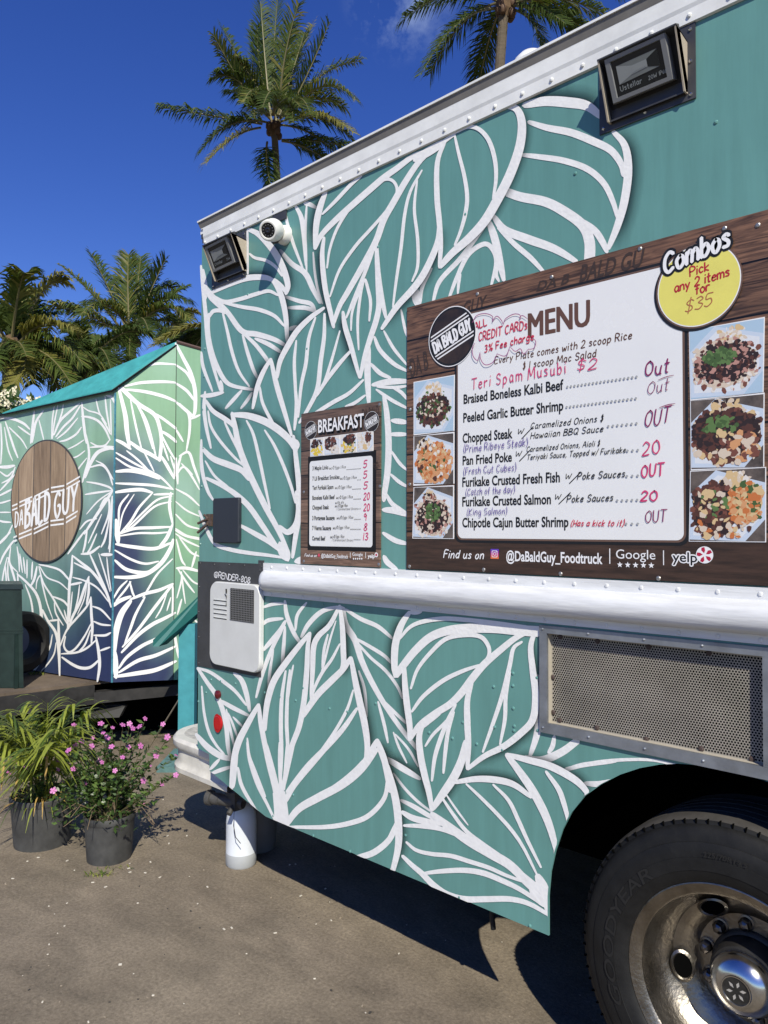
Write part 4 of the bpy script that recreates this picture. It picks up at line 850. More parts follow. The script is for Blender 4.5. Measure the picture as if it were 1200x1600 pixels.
def logo(board, c, r, asp=1.0, yb=YB0-0.0012, name='round_logo'):
    mb = MB(); LAY[0] = 0
    disc(mb, c, r*1.03, 1, yb, 48); disc(mb, c, r*1.0, 0, yb-0.0001, 48); disc(mb, c, r*0.93, 2, yb-0.0002, 48)
    an = R(20); e = Vector((math.cos(an), math.sin(an))); f = Vector((-e.y, e.x))
    def bar(v0, v1, m, o):
        k = nxt(); P = []
        n = 12
        for i in range(n+1): v = v0+(v1-v0)*i/n; P.append((math.sqrt(max(0, 0.93**2-v*v)), v))
        P2 = P+[(-h, v) for h, v in P[::-1]]
        mb.poly([(c[0]+(e.x*h+f.x*v)*r, yb-o-k, c[1]+(e.y*h+f.y*v)*r) for h, v in P2], m)
    bar(-0.33, -0.28, 1, 0.0004); bar(0.28, 0.33, 1, 0.0004); bar(-0.45, -0.40, 1, 0.0004); bar(0.40, 0.45, 1, 0.0004); bar(-0.26, 0.26, 0, 0.0004)
    pc = Placer((c[0]-(e.x*0.84+f.x*0.20)*r, yb-0.0007, c[1]-(e.y*0.84+f.y*0.20)*r), (e.x*1.68*r, 0, e.y*1.68*r), (f.x*0.40*r, 0, f.y*0.40*r), (0, -1, 0))
    hand(mb, 'DA BALD GUY', 0, 0, 0, 0, 1, 0.20, 0.05, 0, 0, 2, pc, 0.03, 0.14)
    return mb.build(name, ['ink', 'inkwhite', mat('dark_wood_disc', (0.010, 0.008, 0.007), 0.4, color2=(0.05, 0.03, 0.02), nscale=14)], board)
lc = on(707, 526, YB0); logo(board, (lc.x, lc.z), 0.0915, yb=YB0-0.0036)
# Combos badge
k = 1.85/1.9; cc = (-0.72126*k, 1.5+(2.11777-1.5)*k-0.002); cr = 0.1
mb = MB(); LAY[0] = 0; yb = PB-0.0006
disc(mb, (cc[0]-0.003, cc[1]-0.004), cr*1.065, 1, yb, 56); disc(mb, cc, cr*1.04, 2, yb-0.0002, 56); disc(mb, cc, cr, 3, yb-0.0003, 56); disc(mb, cc, cr*0.975, 0, yb-0.0004, 56)
def ctext(t, x0, y0, x1, hh, m, th, ang, sl=0.1, sd=1, dy=0.0, gap=0.12): hand(mb, t, x0, y0, x1, hh, m, th, sl, yb-0.0007-dy, R(ang), sd, None, 0.02, gap)
ctext('Pick', 1078, 432, 1108, 14, 4, 0.17, 6); ctext('any 2 items', 1054, 457, 1140, 14, 4, 0.17, 5); ctext('for', 1087, 460, 1109, 14, 4, 0.17, 6); ctext('$35', 1070, 489, 1112, 19, 5, 0.09, 5, 0.2, 3)
ctext('Combos', 1038, 428, 1142, 30, 1, 0.44, 10.5, 0.22, 1, 0.0002, 0.14); ctext('Combos', 1038, 428, 1142, 30, 3, 0.18, 10.5, 0.22, 1, 0.0016, 0.14)
mb.build('combo_badge', ['yellow', 'ink', 'inkbrown2', 'inkwhite', mat('badge_red', (0.42, 0.015, 0.03), 0.5), mat('faint_marker', (0.40, 0.14, 0.06), 0.5)], board)
# pictures
def photo(q, seed, recipe, board, bgm=5, pad=1.2, big=1.0):
    mb = MB(); LAY[0] = 0; P = [on(px, py, YB0) for px, py in ((q[0][0]-pad, q[0][1]-pad), (q[1][0]+pad, q[1][1]-pad), (q[2][0]+pad, q[2][1]+pad), (q[3][0]-pad, q[3][1]+pad))]
    P[1].z = P[0].z = (P[0].z+P[1].z)/2; P[2].z = P[3].z = (P[2].z+P[3].z)/2
    mb.hexa([(p.x, YB0-0.0018, p.z) for p in P], [(p.x, YB0-0.0001, p.z) for p in P], len(FM))
    food(mb, q, seed, None, recipe, None, bgm=bgm, big=big)
    mb.build('food_picture', FM+['inkwhite'], board)
D1, BR, RD, RC, GR, GL, SH, SP_, ND, PK, EG, WR = 6, 7, 8, 2, 3, 4, 9, 10, 11, 12, 13, 14
photo([(648, 598), (710, 587), (709, 673), (648, 678)], 1, [(.5, .80, .16, .12, [RC, ND, WR], 40), (.5, .45, .40, .30, [RC, WR, GL], 70), (.47, .42, .36, .26, [D1, BR, BR, GR, RD, D1], 170), (.45, .48, .25, .16, [GR, RC, D1], 50)], board, 15)
photo([(648, 682), (709, 677), (709, 756.5), (647.5, 756)], 2, [(.30, .78, .16, .14, [RC, ND, D1, WR], 50), (.5, .42, .40, .34, [SH, SP_, SP_, ND], 150), (.5, .45, .36, .3, [GR, SH, SP_, WR, BR], 40)], board, big=1.4)
photo([(648, 762), (708.5, 760), (708.5, 841), (646, 840)], 3, [(.40, .83, .14, .10, [RC, D1, ND], 36), (.48, .42, .42, .36, [PK, RC, WR, RD], 130), (.48, .42, .36, .30, [BR, D1, PK, RC], 110), (.5, .5, .16, .14, [GR, GL, GR], 46)], board)
photo([(1078, 517), (1194, 497.5), (1192, 613), (1080, 624)], 4, [(.58, .84, .16, .12, [RC, ND, WR], 46), (.48, .45, .44, .32, [PK, RC, RD, WR], 120), (.50, .48, .36, .24, [D1, D1, BR, PK], 190), (.42, .56, .18, .10, [GR, GL, GR], 56)], board, 15)
photo([(1080, 627), (1193.5, 616), (1193, 729), (1081, 733)], 5, [(.48, .88, .18, .10, [ND, RC, D1], 50), (.5, .46, .44, .36, [RC, BR, RD, ND], 100), (.5, .52, .42, .24, [D1, D1, BR, BR], 200), (.70, .28, .22, .18, [RC, SP_, RD], 46), (.42, .62, .2, .1, [GL, GL, GR], 24), (.48, .5, .1, .1, [ND], 4)], board, big=1.45)
photo([(1080, 737), (1196, 731), (1196, 846), (1078, 845)], 6, [(.6, .85, .16, .12, [ND, WR, RC], 60), (.34, .46, .30, .32, [D1, BR, BR, RD], 180), (.76, .52, .20, .24, [SP_, ND, SH, GR], 110), (.28, .52, .2, .16, [GL, ND, RC], 24), (.45, .18, .3, .12, [ND, RC, BR, SH], 30)], board, big=1.3)
# breakfast sign
bb = thing('breakfast_sign', 'small wood print BREAKFAST menu sign with red prices, screwed beside the big menu', 'menu sign', on(473, 880))
mb = MB(); Q = [(-2.187, 1.380), (-1.774, 1.380), (-1.774, 1.9445), (-2.187, 1.9445)]; LAY[0] = 0
mb.hexa([(u, YB0, z) for u, z in Q], [(u, -0.0005, z) for u, z in Q], 0)
a = on(483.5, 873, YB0); b = on(584, 706, YB0); a.z = 1.455
mb.poly([(a.x-0.01, YB0-0.0005, 1.432), (b.x+0.012, YB0-0.0005, 1.432), (b.x+0.012, YB0-0.0005, b.z+0.006), (a.x-0.01, YB0-0.0005, b.z+0.006)], 1)
wtext(mb, 'DA BALD', 566, 652, 592, 13, 3, 0.02, 0, YB0-0.0006, R(4)); wtext(mb, 'GUY', 587, 735, 595, 12, 3, 0.02, 0, YB0-0.0006, R(30))
for px, py in ((475, 877), (592, 882), (593, 632), (594, 760), (475, 769)): p = on(px, py, YB0); mb.lathe([(0.006, 0), (0.006, 0.001), (0.0003, 0.003)], (p.x, YB0-0.0002, p.z), (0, -1, 0), 2, 8)
joined('backing_board', [(mb, ['wood2', 'black', bpy.data.materials['screw_head'], 'ghost']), footer(bb, 0, 0, False)], bb)
mb = MB(); a = on(483.5, 853, YB0); b = on(582.7, 716, YB0); zt = on(484.7, 721, YB0).z
mb.poly([(u, YB0-0.0010, z) for u, z in rrect(a.x, a.z, b.x, zt, 0.012, 5)], 0); LST = [(mb, 'panel')]
mb = MB(); LAY[0] = 0; yb = YB0-0.0014
wtext(mb, 'BREAKFAST', 498, 677.5, 569.3, 20.5, 1, 0.075, 0, yb-0.0002); wtext(mb, 'BREAKFAST', 497, 676, 568.3, 20.5, 2, 0.022, 0, yb-0.0006)
rowsB = [('3 Maple Links', 735, 513, 515, 540), ('7 Lil Breakfast Smokies', 751, 530.5, 532, 557), ('Teri Furikaki Spam', 765.5, 521, 524, 549), ('Boneless Kalbi Beef', 781, 523, 526, 551), ('Chopped Steak', 796, 514, 524, 543), ('3 Portagese Sausage', 812.5, 523, 527, 552), ('7 Vienna Sausage', 828, 517.5, 521, 546), ('Corned Beef', 844, 508.5, 517, 538)]
for t, y, x1, x2, x3 in rowsB:
    wtext(mb, t, 488.2, y, x1, 6.6, 0, 0.018, 0, yb); c4 = t[:4] in ('Chop', 'Corn')
    hand(mb, 'w/', x2-1, y-1.5-(2 if c4 else 0), x2+5, 5.0, 0, 0.12, .3, yb, 0, 1, None, 0.02); hand(mb, '2 Eggs 1 Rice', x2+5.5, y-2-(2 if c4 else 0), x3, 4.2, 0, 0.11, .25, yb, 0, 1, None, 0.02)
    if c4: hand(mb, '1 Caramelized Onions', x2+2, y+1.2, x2+35, 3.6, 0, 0.10, .25, yb, 0, 1, None, 0.02)
    s0 = max(x3+2, x2+37 if c4 else 0); n = max(2, int((565-s0)/1.7)); aa = on(s0, y-2, yb); ee = on(565, y-2, yb)
    for i in range(n): disc(mb, (aa.x+(ee.x-aa.x)*i/n, aa.z-0.002), 0.0017, 0, yb, 6)
hand(mb, 'with sls', 524.5, 787, 537.5, 4, 0, 0.12, 0, yb, 0, 3, None, 0.05)
LST.append((mb, ['ink', 'black', 'inkwhite']))
mb = MB(); LAY[0] = 0
for t, x0, x1, y in (('5', 567.5, 572.5, 731), ('5', 567.5, 572.5, 747), ('5', 567.5, 573.5, 764.5), ('20', 568, 577, 781), ('20', 568, 577, 798), ('9', 568, 572, 813.5), ('8', 568, 573, 828.5), ('13', 567, 574.5, 844)): hand(mb, t, x0, y, x1, 11.0, 0, 0.15, .12, YB0-0.002, 0, int(y), None, 0.04)
LST.append((mb, 'inkpink')); joined('list_panel', LST, bb)
for px, py, r in ((486.2, 672.6, 0.0335), (581.2, 659, 0.0345)): c = on(px, py, YB0); logo(bb, (c.x, c.z), r, yb=YB0-0.0020)
xs = [485, 507, 532, 558, 584]
def yT(x): return 686.2+(x-485)*(673.5-686.2)/99
def yB_(x): return 713.3+(x-485)*(704-713.3)/99
rec = [[(.5, .30, .36, .26, [EG, EG, EG, WR], 46), (.45, .68, .34, .2, [D1, BR, D1], 50)], [(.40, .60, .32, .32, [D1, D1, BR, RD], 90), (.65, .25, .28, .2, [WR, RC, WR], 30)], [(.5, .34, .40, .28, [EG, ND, EG, GR], 60), (.58, .74, .30, .18, [D1, RD, BR, D1], 60)], [(.4, .5, .34, .36, [WR, WR, RC], 50), (.72, .72, .14, .22, [BR, RD, D1], 36), (.5, .25, .1, .1, [ND], 8)]]
for i in range(4): a, b = xs[i]+0.9, xs[i+1]-0.9; photo([(a, yT(a)), (b, yT(b)), (b, yB_(b)), (a, yB_(a))], 20+i, rec[i], bb, 14, 0.6, 2.1)
# ================================================================== flood lights and camera on the truck side
def floodlight(TL, TR, BR_, BL, flange, lampq, glassq, label, txt):
    """wedge box: bottom edge on the wall, top edge tipped outwards"""
    best = None
    bl, br = on(*BL, -0.022), on(*BR_, -0.022)
    for i in range(1, 120):
        p = 0.03+0.002*i; e = abs(on(*TL, -p).x-bl.x)+abs(on(*TR, -p).x-br.x)
        if best is None or e < best[0]: best = (e, p)
    p = best[1]; tl, tr = on(*TL, -p), on(*TR, -p); zt = (tl.z+tr.z)/2; zb = (bl.z+br.z)/2; u0 = (tl.x+bl.x)/2; u1 = (tr.x+br.x)/2
    t = thing('floodlight', label, 'floodlight', ((u0+u1)/2, 0, zb), 'floodlights on the truck side')
    Ptl, Ptr, Pbr, Pbl = Vector((u0, -p, zt)), Vector((u1, -p, zt)), Vector((u1, -0.016, zb)), Vector((u0, -0.016, zb))
    mb = MB(); F0 = [on(*q, -0.0045) for q in flange]
    fu0 = min(f.x for f in F0); fu1 = max(f.x for f in F0); fz0 = min(f.z for f in F0); fz1 = max(f.z for f in F0)
    mb.box((fu0, -0.005, fz0), (fu1, -0.0012, fz1), 0)
    for uu, zz in ((fu0+0.012, fz0+0.012), (fu1-0.012, fz0+0.012), (fu1-0.012, (fz0+fz1)/2), (fu1-0.012, fz1-0.015), ((fu0+fu1)/2, fz0+0.012)): mb.ball((uu, -0.005, zz), 0.005, 2, 8)
    for uu, sgn in ((u0, 1), (u1, -1)):       # side plates
        A = [Vector((uu, -p, zt)), Vector((uu, -0.022, zb)), Vector((uu, -0.005, zb)), Vector((uu, -0.005, zt-0.01))]; mb.hexa(A, [v+Vector((0.004*sgn, 0, 0)) for v in A], 1)
    mb.hexa([Ptl, Ptr, Vector((u1, -0.005, zt-0.01)), Vector((u0, -0.005, zt-0.01))], [v-Vector((0, 0, 0.004)) for v in (Ptl, Ptr, Vector((u1, -0.005, zt-0.01)), Vector((u0, -0.005, zt-0.01)))], 0)
    nrm = (Ptr-Ptl).cross(Ptl-Pbl).normalized(); nrm = nrm if nrm.y < 0 else -nrm
    A = [Ptl, Ptr, Pbr, Pbl]; A = [v-nrm*0.024 for v in A]; mb.hexa([a+(sum(A, Vector())/4-a)*0.03 for a in A], [a-nrm*0.004+(sum(A, Vector())/4-a)*0.03 for a in A], 3)
    for a, b in ((Ptl, Ptr), (Ptr, Pbr), (Pbr, Pbl), (Pbl, Ptl)): mb.hexa([a, b, b+(sum(A, Vector())/4-b)*0.05, a+(sum(A, Vector())/4-a)*0.05], [v-nrm*0.022 for v in (a, b, b+(sum(A, Vector())/4-b)*0.05, a+(sum(A, Vector())/4-a)*0.05)], 0)
    mb.build('bracket_box', ['charcoal', 'tan', 'cap', 'black'], t)
    fp = Plane(Ptl-nrm*0.012, nrm)
    def Hh(q, d): return fp.hit(*q)+nrm*d
    L4 = [Hh(q, 0) for q in lampq]; ex = (L4[1]-L4[0]+L4[2]-L4[3]).normalized(); ez = (L4[0]-L4[3]+L4[1]-L4[2]).normalized(); c = sum(L4, Vector())/4
    wx = ((L4[1]-L4[0]).length+(L4[2]-L4[3]).length)/4; wz = ((L4[0]-L4[3]).length+(L4[1]-L4[2]).length)/4
    def q4(sx, sz, d, dz=0.0): return [c+ex*(x*wx*sx)+ez*(z*wz*sz+dz)+nrm*d for x, z in ((-1, 1), (1, 1), (1, -1), (-1, -1))]
    mb = MB(); mb.hexa(q4(1, 1, 0.004), q4(1.0, 1.0, -0.022), 0); 
    o_, i_ = q4(1, 1, 0.0045), q4(0.80, 0.78, 0.0045); o2, i2 = q4(0.97, 0.97, 0.010), q4(0.82, 0.80, 0.010)
    for k in range(4): j = (k+1) % 4; mb.poly([o_[k], o_[j], o2[j], o2[k]], 0); mb.poly([o2[k], o2[j], i2[j], i2[k]], 0); mb.poly([i2[k], i2[j], i_[j], i_[k]], 0)
    mb.build('lamp_housing', 'lampgrey', t)
    mb = MB(); mb.poly(q4(0.80, 0.78, 0.006), 0)
    g = lambda x, z, d=0.0070: c+ex*(x*wx)+ez*(z*wz)+nrm*d
    mb.poly([g(-.66, .52), g(.66, .52), g(.66, -.22), g(-.66, -.30)], 1); mb.poly([g(-.66, .52, .0074), g(-.18, .28, .0074), g(-.22, -.08, .0074), g(-.66, -.30, .0074)], 2); mb.poly([g(.66, .52, .0074), g(.30, .28, .0074), g(.30, -.04, .0074), g(.66, -.22, .0074)], 0)
    mb.poly([g(-.18, .28, .0076), g(.30, .28, .0076), g(.30, -.04, .0076), g(-.22, -.08, .0076)], 2)
    for i in range(8): x = -.16+.055*i; mb.poly([g(x, -.02, .0079), g(x+.03, -.02, .0079), g(x+.03, .03, .0079), g(x, .03, .0079)], 3)
    LAY[0] = 0
    for tx, x0, w, hh in txt:
        pc = Placer(g(x0, -.60, .0078), ex*(w*wx), ez*(hh*wz), nrm); hand(mb, tx, 0, 0, 0, 0, 3, 0.15, 0, 0, 0, 1, pc, 0.0)
    mb.build('lamp_glass', ['lens3', 'lens', 'lens2', 'greytext'], t)
    return t
Zb = lambda L: [(920+x/6.667, 20+y/6.667) for x, y in L]
Zs = lambda L: [(310+x/7.06, 320+y/7.06) for x, y in L]
floodlight(*Zb([(85, 480), (895, 120), (1010, 810), (190, 1140)]), Zb([(112, 1275), (1112, 880), (1108, 90)]), Zb([(170, 490), (805, 205), (905, 690), (262, 960)]), None, 'larger floodlight in a tilted black box above the menu sign', [('Ustellar', -.66, .70, .22), ('20W', .26, .26, .16), ('IP66', .60, .22, .16)])
floodlight(*Zs([(40, 440), (365, 305), (480, 720), (175, 845)]), Zs([(148, 915), (520, 790), (522, 275)]), Zs([(85, 460), (320, 345), (430, 625), (175, 750)]), None, 'smaller floodlight in a tilted box at the top rear corner beside the white camera', [('Ustellar', -.66, .70, .22), ('20W', .40, .3, .16)])
camt = thing('security_camera', 'white ball security camera under the roof trim next to a floodlight', 'security camera', on(436, 345))
sc_ = on(426.5, 359.5, -0.062); look = (CAM-sc_).normalized()+CR*-0.42-CU*0.03; look.normalize()
mb = MB(); mb.ball(sc_, 0.043, 0, 28); mb.lathe([(0.042, 0.010), (0.041, 0.030), (0.039, 0.042), (0.034, 0.049), (0.029, 0.049), (0.027, 0.045)], sc_, look, 0, 32); mb.build('ball_housing', mat('camera_white', (0.72, 0.72, 0.69), 0.35), camt, True)
mb = MB(); mb.lathe([(0.0275, 0.0455), (0.0005, 0.0455)], sc_, look, 0, 28); mb.lathe([(0.011, 0.0455), (0.011, 0.050), (0.006, 0.052), (0.0004, 0.050)], sc_, look, 1, 20)
e1 = look.orthogonal().normalized(); e2 = look.cross(e1)
for i in range(12): q = R(30*i); mb.ball(sc_+look*0.0455+e1*(0.020*math.cos(q))+e2*(0.020*math.sin(q)), 0.0028, 2, 6)
mb.build('lens', ['black', mat('lens_glass', (0.02, 0.02, 0.025), 0.05), mat('infrared_led', (0.10, 0.10, 0.10), 0.3)], camt)
mb = MB(); b0 = Vector((sc_.x+0.01, -0.0015, sc_.z-0.002)); mb.lathe([(0.038, 0), (0.038, 0.012), (0.034, 0.024), (0.03, 0.028), (0.0005, 0.028)], b0+Vector((-0.006, 0, -0.004)), (0, -1, 0), 0, 28); mb.tube([b0+Vector((-.006, -0.02, -.004)), sc_+Vector((0.0, 0.02, 0))], 0.022, 0, 20)
pt = on(436, 335, -0.0015); mb.box((pt.x-0.035, -0.006, pt.z-0.03), (pt.x+0.05, -0.0014, pt.z+0.06), 1); q = on(432, 378, -0.03); mb.tube([q+Vector((0.03, 0.01, 0.01)), q, q+Vector((-0.02, 0, 0.004))], 0.007, 1, 8)
mb.build('wall_mount', [bpy.data.materials['camera_white'], 'charcoal'], camt, True)
# ================================================================== ground
mb = MB(); mb.poly([(-400, -400, 0), (400, -400, 0), (400, 400, 0), (-400, 400, 0)]); m = mat('worn_asphalt', (0.185, 0.150, 0.118), 0.9, spec=0.2)
t, b = nodes_of(m); L = t.links.new; N = t.nodes.new
tc = N('ShaderNodeTexCoord')
def nz(sc, det, rough=0.6): n = N('ShaderNodeTexNoise'); n.inputs['Scale'].default_value = sc; n.inputs['Detail'].default_value = det; n.inputs['Roughness'].default_value = rough; L(tc.outputs['Object'], n.inputs['Vector']); return n
n1 = nz(1.1, 6); n2 = nz(85, 5, 0.75); n3 = nz(9, 6, .7)
r1 = N('ShaderNodeValToRGB'); r1.color_ramp.elements[0].position = .32; r1.color_ramp.elements[1].position = .70; r1.color_ramp.elements[0].color = (0.168, 0.141, 0.110, 1); r1.color_ramp.elements[1].color = (0.252, 0.214, 0.168, 1); L(n1.outputs['Fac'], r1.inputs[0])
r2 = N('ShaderNodeValToRGB'); r2.color_ramp.elements[0].position = .30; r2.color_ramp.elements[1].position = .72; r2.color_ramp.elements[0].color = (0.62, 0.61, 0.60, 1); r2.color_ramp.elements[1].color = (1.34, 1.33, 1.30, 1); L(n2.outputs['Fac'], r2.inputs[0])
r3 = N('ShaderNodeValToRGB'); r3.color_ramp.elements[0].position = .3; r3.color_ramp.elements[1].position = .7; r3.color_ramp.elements[0].color = (0.80, 0.79, 0.78, 1); r3.color_ramp.elements[1].color = (1.16, 1.15, 1.12, 1); L(n3.outputs['Fac'], r3.inputs[0])
m1 = N('ShaderNodeMix'); m1.data_type = 'RGBA'; m1.blend_type = 'MULTIPLY'; m1.inputs[0].default_value = 1; L(r1.outputs[0], m1.inputs[6]); L(r2.outputs[0], m1.inputs[7])
m2 = N('ShaderNodeMix'); m2.data_type = 'RGBA'; m2.blend_type = 'MULTIPLY'; m2.inputs[0].default_value = 1; L(m1.outputs[2], m2.inputs[6]); L(r3.outputs[0], m2.inputs[7])
n5 = nz(2.3, 9, .72); r5 = N('ShaderNodeValToRGB'); r5.color_ramp.elements[0].position = .36; r5.color_ramp.elements[1].position = .50; r5.color_ramp.elements[0].color = (.82, .83, .84, 1); r5.color_ramp.elements[1].color = (1.03, 1.03, 1.03, 1); L(n5.outputs['Fac'], r5.inputs[0])
m5 = N('ShaderNodeMix'); m5.data_type = 'RGBA'; m5.blend_type = 'MULTIPLY'; m5.inputs[0].default_value = 1; L(m2.outputs[2], m5.inputs[6]); L(r5.outputs[0], m5.inputs[7]); L(m5.outputs[2], b.inputs['Base Color'])
bp = N('ShaderNodeBump'); bp.inputs['Strength'].default_value = 0.5; bp.inputs['Distance'].default_value = 0.006; ad = N('ShaderNodeMath'); L(n2.outputs['Fac'], ad.inputs[0]); L(n3.outputs['Fac'], ad.inputs[1]); L(ad.outputs[0], bp.inputs['Height']); L(bp.outputs[0], b.inputs['Normal'])
M['asphalt'] = m
g = mb.build('ground', 'asphalt'); g['kind'] = 'structure'
rnd = random.Random(11); mb = MB()
for i in range(300):
    dpt = 1.9+3.4*rnd.random()**1.2; px = rnd.uniform(-60, 960)
    p = CAM+_w0*dpt+RGT0*((px-600)/F*dpt); 
    if p.y > 0.5 and p.x > -2.9: continue
    s = rnd.uniform(0.0015, 0.004)*(1.5 if rnd.random() < .12 else 1); a = rnd.uniform(0, 3.1); mtx = Matrix.Translation((p.x, p.y, 0.0)) @ Matrix.Rotation(a, 4, 'Z') @ Matrix.Rotation(rnd.uniform(-.3, .3), 4, 'X')
    mb.box((-s, -s*.6, -0.001), (s, s*.6, s*0.7), rnd.choice((0, 0, 1, 2, 2)), mtx)
for px, py in ((201, 1357), (203, 1363), (227, 1364), (250, 1371), (165, 1386), (145, 1379), (324, 1386), (362, 1450), (470, 1400), (350, 1452), (430, 1458), (264, 1318), (262, 1306), (292, 1306), (235, 1347), (105, 1345), (20, 1373), (60, 1340)):
    p = ground(px, py); a = rnd.uniform(0, 3); mb.box((-.006, -.003, 0), (.006, .003, .002), 0, Matrix.Translation(p) @ Matrix.Rotation(a, 4, 'Z'))
o = mb.build('gravel', [mat('pale_chip', (0.62, 0.58, 0.50), 0.8), mat('dark_chip', (0.05, 0.045, 0.04), 0.9), mat('tan_chip', (0.30, 0.25, 0.19), 0.9)]); o['kind'] = 'stuff'
# ================================================================== kiosk on a flatbed trailer
def cw(X, Y, z): v = CAM+RGT0*X+_w0*Y; v.z = z; return v
P1 = cw(-1.824, 5.10, 0); dA = (RGT0*-0.861+_w0*0.508).normalized(); P0 = P1+dA*2.6; dB = (RGT0*0.976+_w0*0.217).normalized(); P2 = P1+dB*0.397; dC = (RGT0*0.9+_w0*0.43).normalized(); P3 = P2+dC*0.42
ZB_ = 0.485
def zat(P, py): d = (P-CAM).dot(_w0); return 1.5+(830.5-py)*d/F*1.0
zP1, zP2, zP3 = zat(P1, 609), zat(P2, 535), zat(P3, 562); zP0 = zP1+(2.385-zP1)*2.6/1.275
kiosk = thing('painted_kiosk', 'small green and navy kiosk with white painted leaves on the trailer deck', 'kiosk', (P1.x, P1.y, ZB_))
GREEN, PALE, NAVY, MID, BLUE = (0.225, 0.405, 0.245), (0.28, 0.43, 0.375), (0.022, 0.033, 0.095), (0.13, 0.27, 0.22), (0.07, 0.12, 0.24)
def wall_grid(mb, A, B, za, zb, blobs, base, plane, nx=30, nz_=44):
    ids = []
    for j in range(nz_+1):
        row = []
        for i in range(nx+1):
            f = i/nx; g_ = j/nz_; p = A.lerp(B, f); zt = za+(zb-za)*f; p = Vector((p.x, p.y, ZB_+(zt-ZB_)*g_))
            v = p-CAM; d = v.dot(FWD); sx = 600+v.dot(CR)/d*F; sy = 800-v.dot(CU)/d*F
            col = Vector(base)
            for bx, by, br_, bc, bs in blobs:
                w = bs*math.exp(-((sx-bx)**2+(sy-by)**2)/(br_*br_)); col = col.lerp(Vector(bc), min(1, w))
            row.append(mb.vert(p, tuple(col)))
        ids.append(row)
    for j in range(nz_):
        for i in range(nx): mb.face((ids[j][i], ids[j][i+1], ids[j+1][i+1], ids[j+1][i]), 0)
KL = '''C 0 520 3.529
18 -20,462 0,468 70,475 130,500 165,532;16 190,430 180,520 170,610;14 30,490 60,580 80,640 100,690;10 50,520 70,540 120,590 150,640;12 5,500 10,620 5,725;10 25,520 45,640 70,705;12 100,515 170,565
16 240,430 200,490 185,560 178,605;10 215,480 230,540 242,590;10 300,405 290,480 285,585;10 320,400 300,500 290,585;10 350,395 340,450 300,560;16 440,390 380,440 330,490 298,565;14 445,400 400,470 350,520 308,575;12 430,470 370,540 315,585;14 450,520 420,560 370,590 330,600
18 452,385 460,480 470,560 478,610;16 475,560 490,640 490,700 470,770 455,825;10 470,650 430,680 395,692;10 480,690 440,740 425,765;10 465,590 420,620 375,642
10 460,410 490,430 550,450 590,505;16 450,462 490,465 540,485 580,530 608,592;10 530,365 545,430 562,465;12 580,350 590,440 608,545;16 585,345 615,355 634,388;10 610,370 612,470 615,565;12 500,605 540,625 580,620 605,592;14 498,632 560,627 628,628;12 560,470 590,520 610,560
24 470,800 500,720 540,660 600,637 632,642;14 485,745 560,730 600,770 622,840;10 530,705 580,735 626,810;14 478,822 540,832 600,850 622,868;14 470,892 530,882 618,870;10 478,1000 540,930 620,872;20 465,1110 530,1010 590,920 622,870;10 600,895 605,1000 588,1110;12 440,1085 480,1040 535,1025;16 620,900 612,1050 605,1210;14 552,960 580,915 602,925 600,1000 560,1110;10 488,1160 520,1090 562,1000
22 -10,740 40,740 82,732;12 0,765 40,790 72,762;12 85,780 30,840 0,872;14 72,860 30,882 -5,900;12 62,922 20,935 -5,940;10 60,990 -5,990;14 62,1045 20,1042 -5,1035;12 70,1060 40,1120 0,1165;12 85,740 60,800 10,830
C 0 800 3.529
14 90,145 60,180 20,240 0,290;10 60,190 55,280 100,335;10 40,250 20,340 8,425;14 45,250 70,330 97,425;10 45,270 45,350 60,425;10 30,290 35,360 40,425;10 98,335 102,425;14 -10,180 20,150 60,110
10 95,190 105,260 108,330;10 110,230 125,335;10 150,262 150,365;12 180,275 175,372;16 205,300 190,370 168,412;10 130,250 140,340
18 95,340 150,390 200,450 225,530 225,620 212,760 195,872;12 140,400 170,480 182,560 180,640
14 215,290 270,300 330,320 370,360 387,382;10 220,300 260,360 330,390 378,432;12 215,300 240,390 290,470 340,560 376,625;14 290,465 350,490 382,528;10 200,425 205,380 225,350 235,400 260,500 292,590;10 300,500 310,560 350,625;10 355,540 372,605;18 400,238 395,330 385,390 380,500 374,650
18 235,538 265,600 310,670 325,780 330,905;12 235,540 230,650 215,760 188,875;18 322,585 326,700 330,885;14 272,600 322,595;10 290,675 270,760 198,868;10 310,720 300,780 270,830 222,885
14 330,745 370,650 420,590 480,520 502,470;16 383,402 420,395 452,388;10 400,440 390,540 383,605;18 492,355 470,410 440,500 400,580 378,645;10 440,400 430,480 408,565;8 480,400 465,480 428,565;16 490,365 490,440 478,510;18 502,468 505,560 510,640 505,725;14 503,615 470,680 420,750 380,772 354,740 362,685;12 500,650 470,730 430,775
14 338,782 420,775 480,750 532,705;20 342,800 400,840 450,860 500,855 548,815;20 530,688 545,770 550,850 538,935;14 552,765 608,745;16 518,680 580,680 612,665;14 518,603 560,620 612,625;14 512,520 560,540 612,595
18 400,240 450,280 500,320 550,380 590,450 614,525;14 410,280 470,310 520,340 585,445;12 402,360 470,380 540,420 604,500;16 498,235 540,330 580,420 608,490;10 545,228 580,340 608,440;10 590,250 600,350 614,435;22 558,235 620,235;18 448,232 500,225 552,188;14 482,95 470,180 458,225;12 535,120 500,200 480,228;14 600,60 580,150 558,195;8 615,80 610,150 598,205;14 375,232 420,170 472,100'''
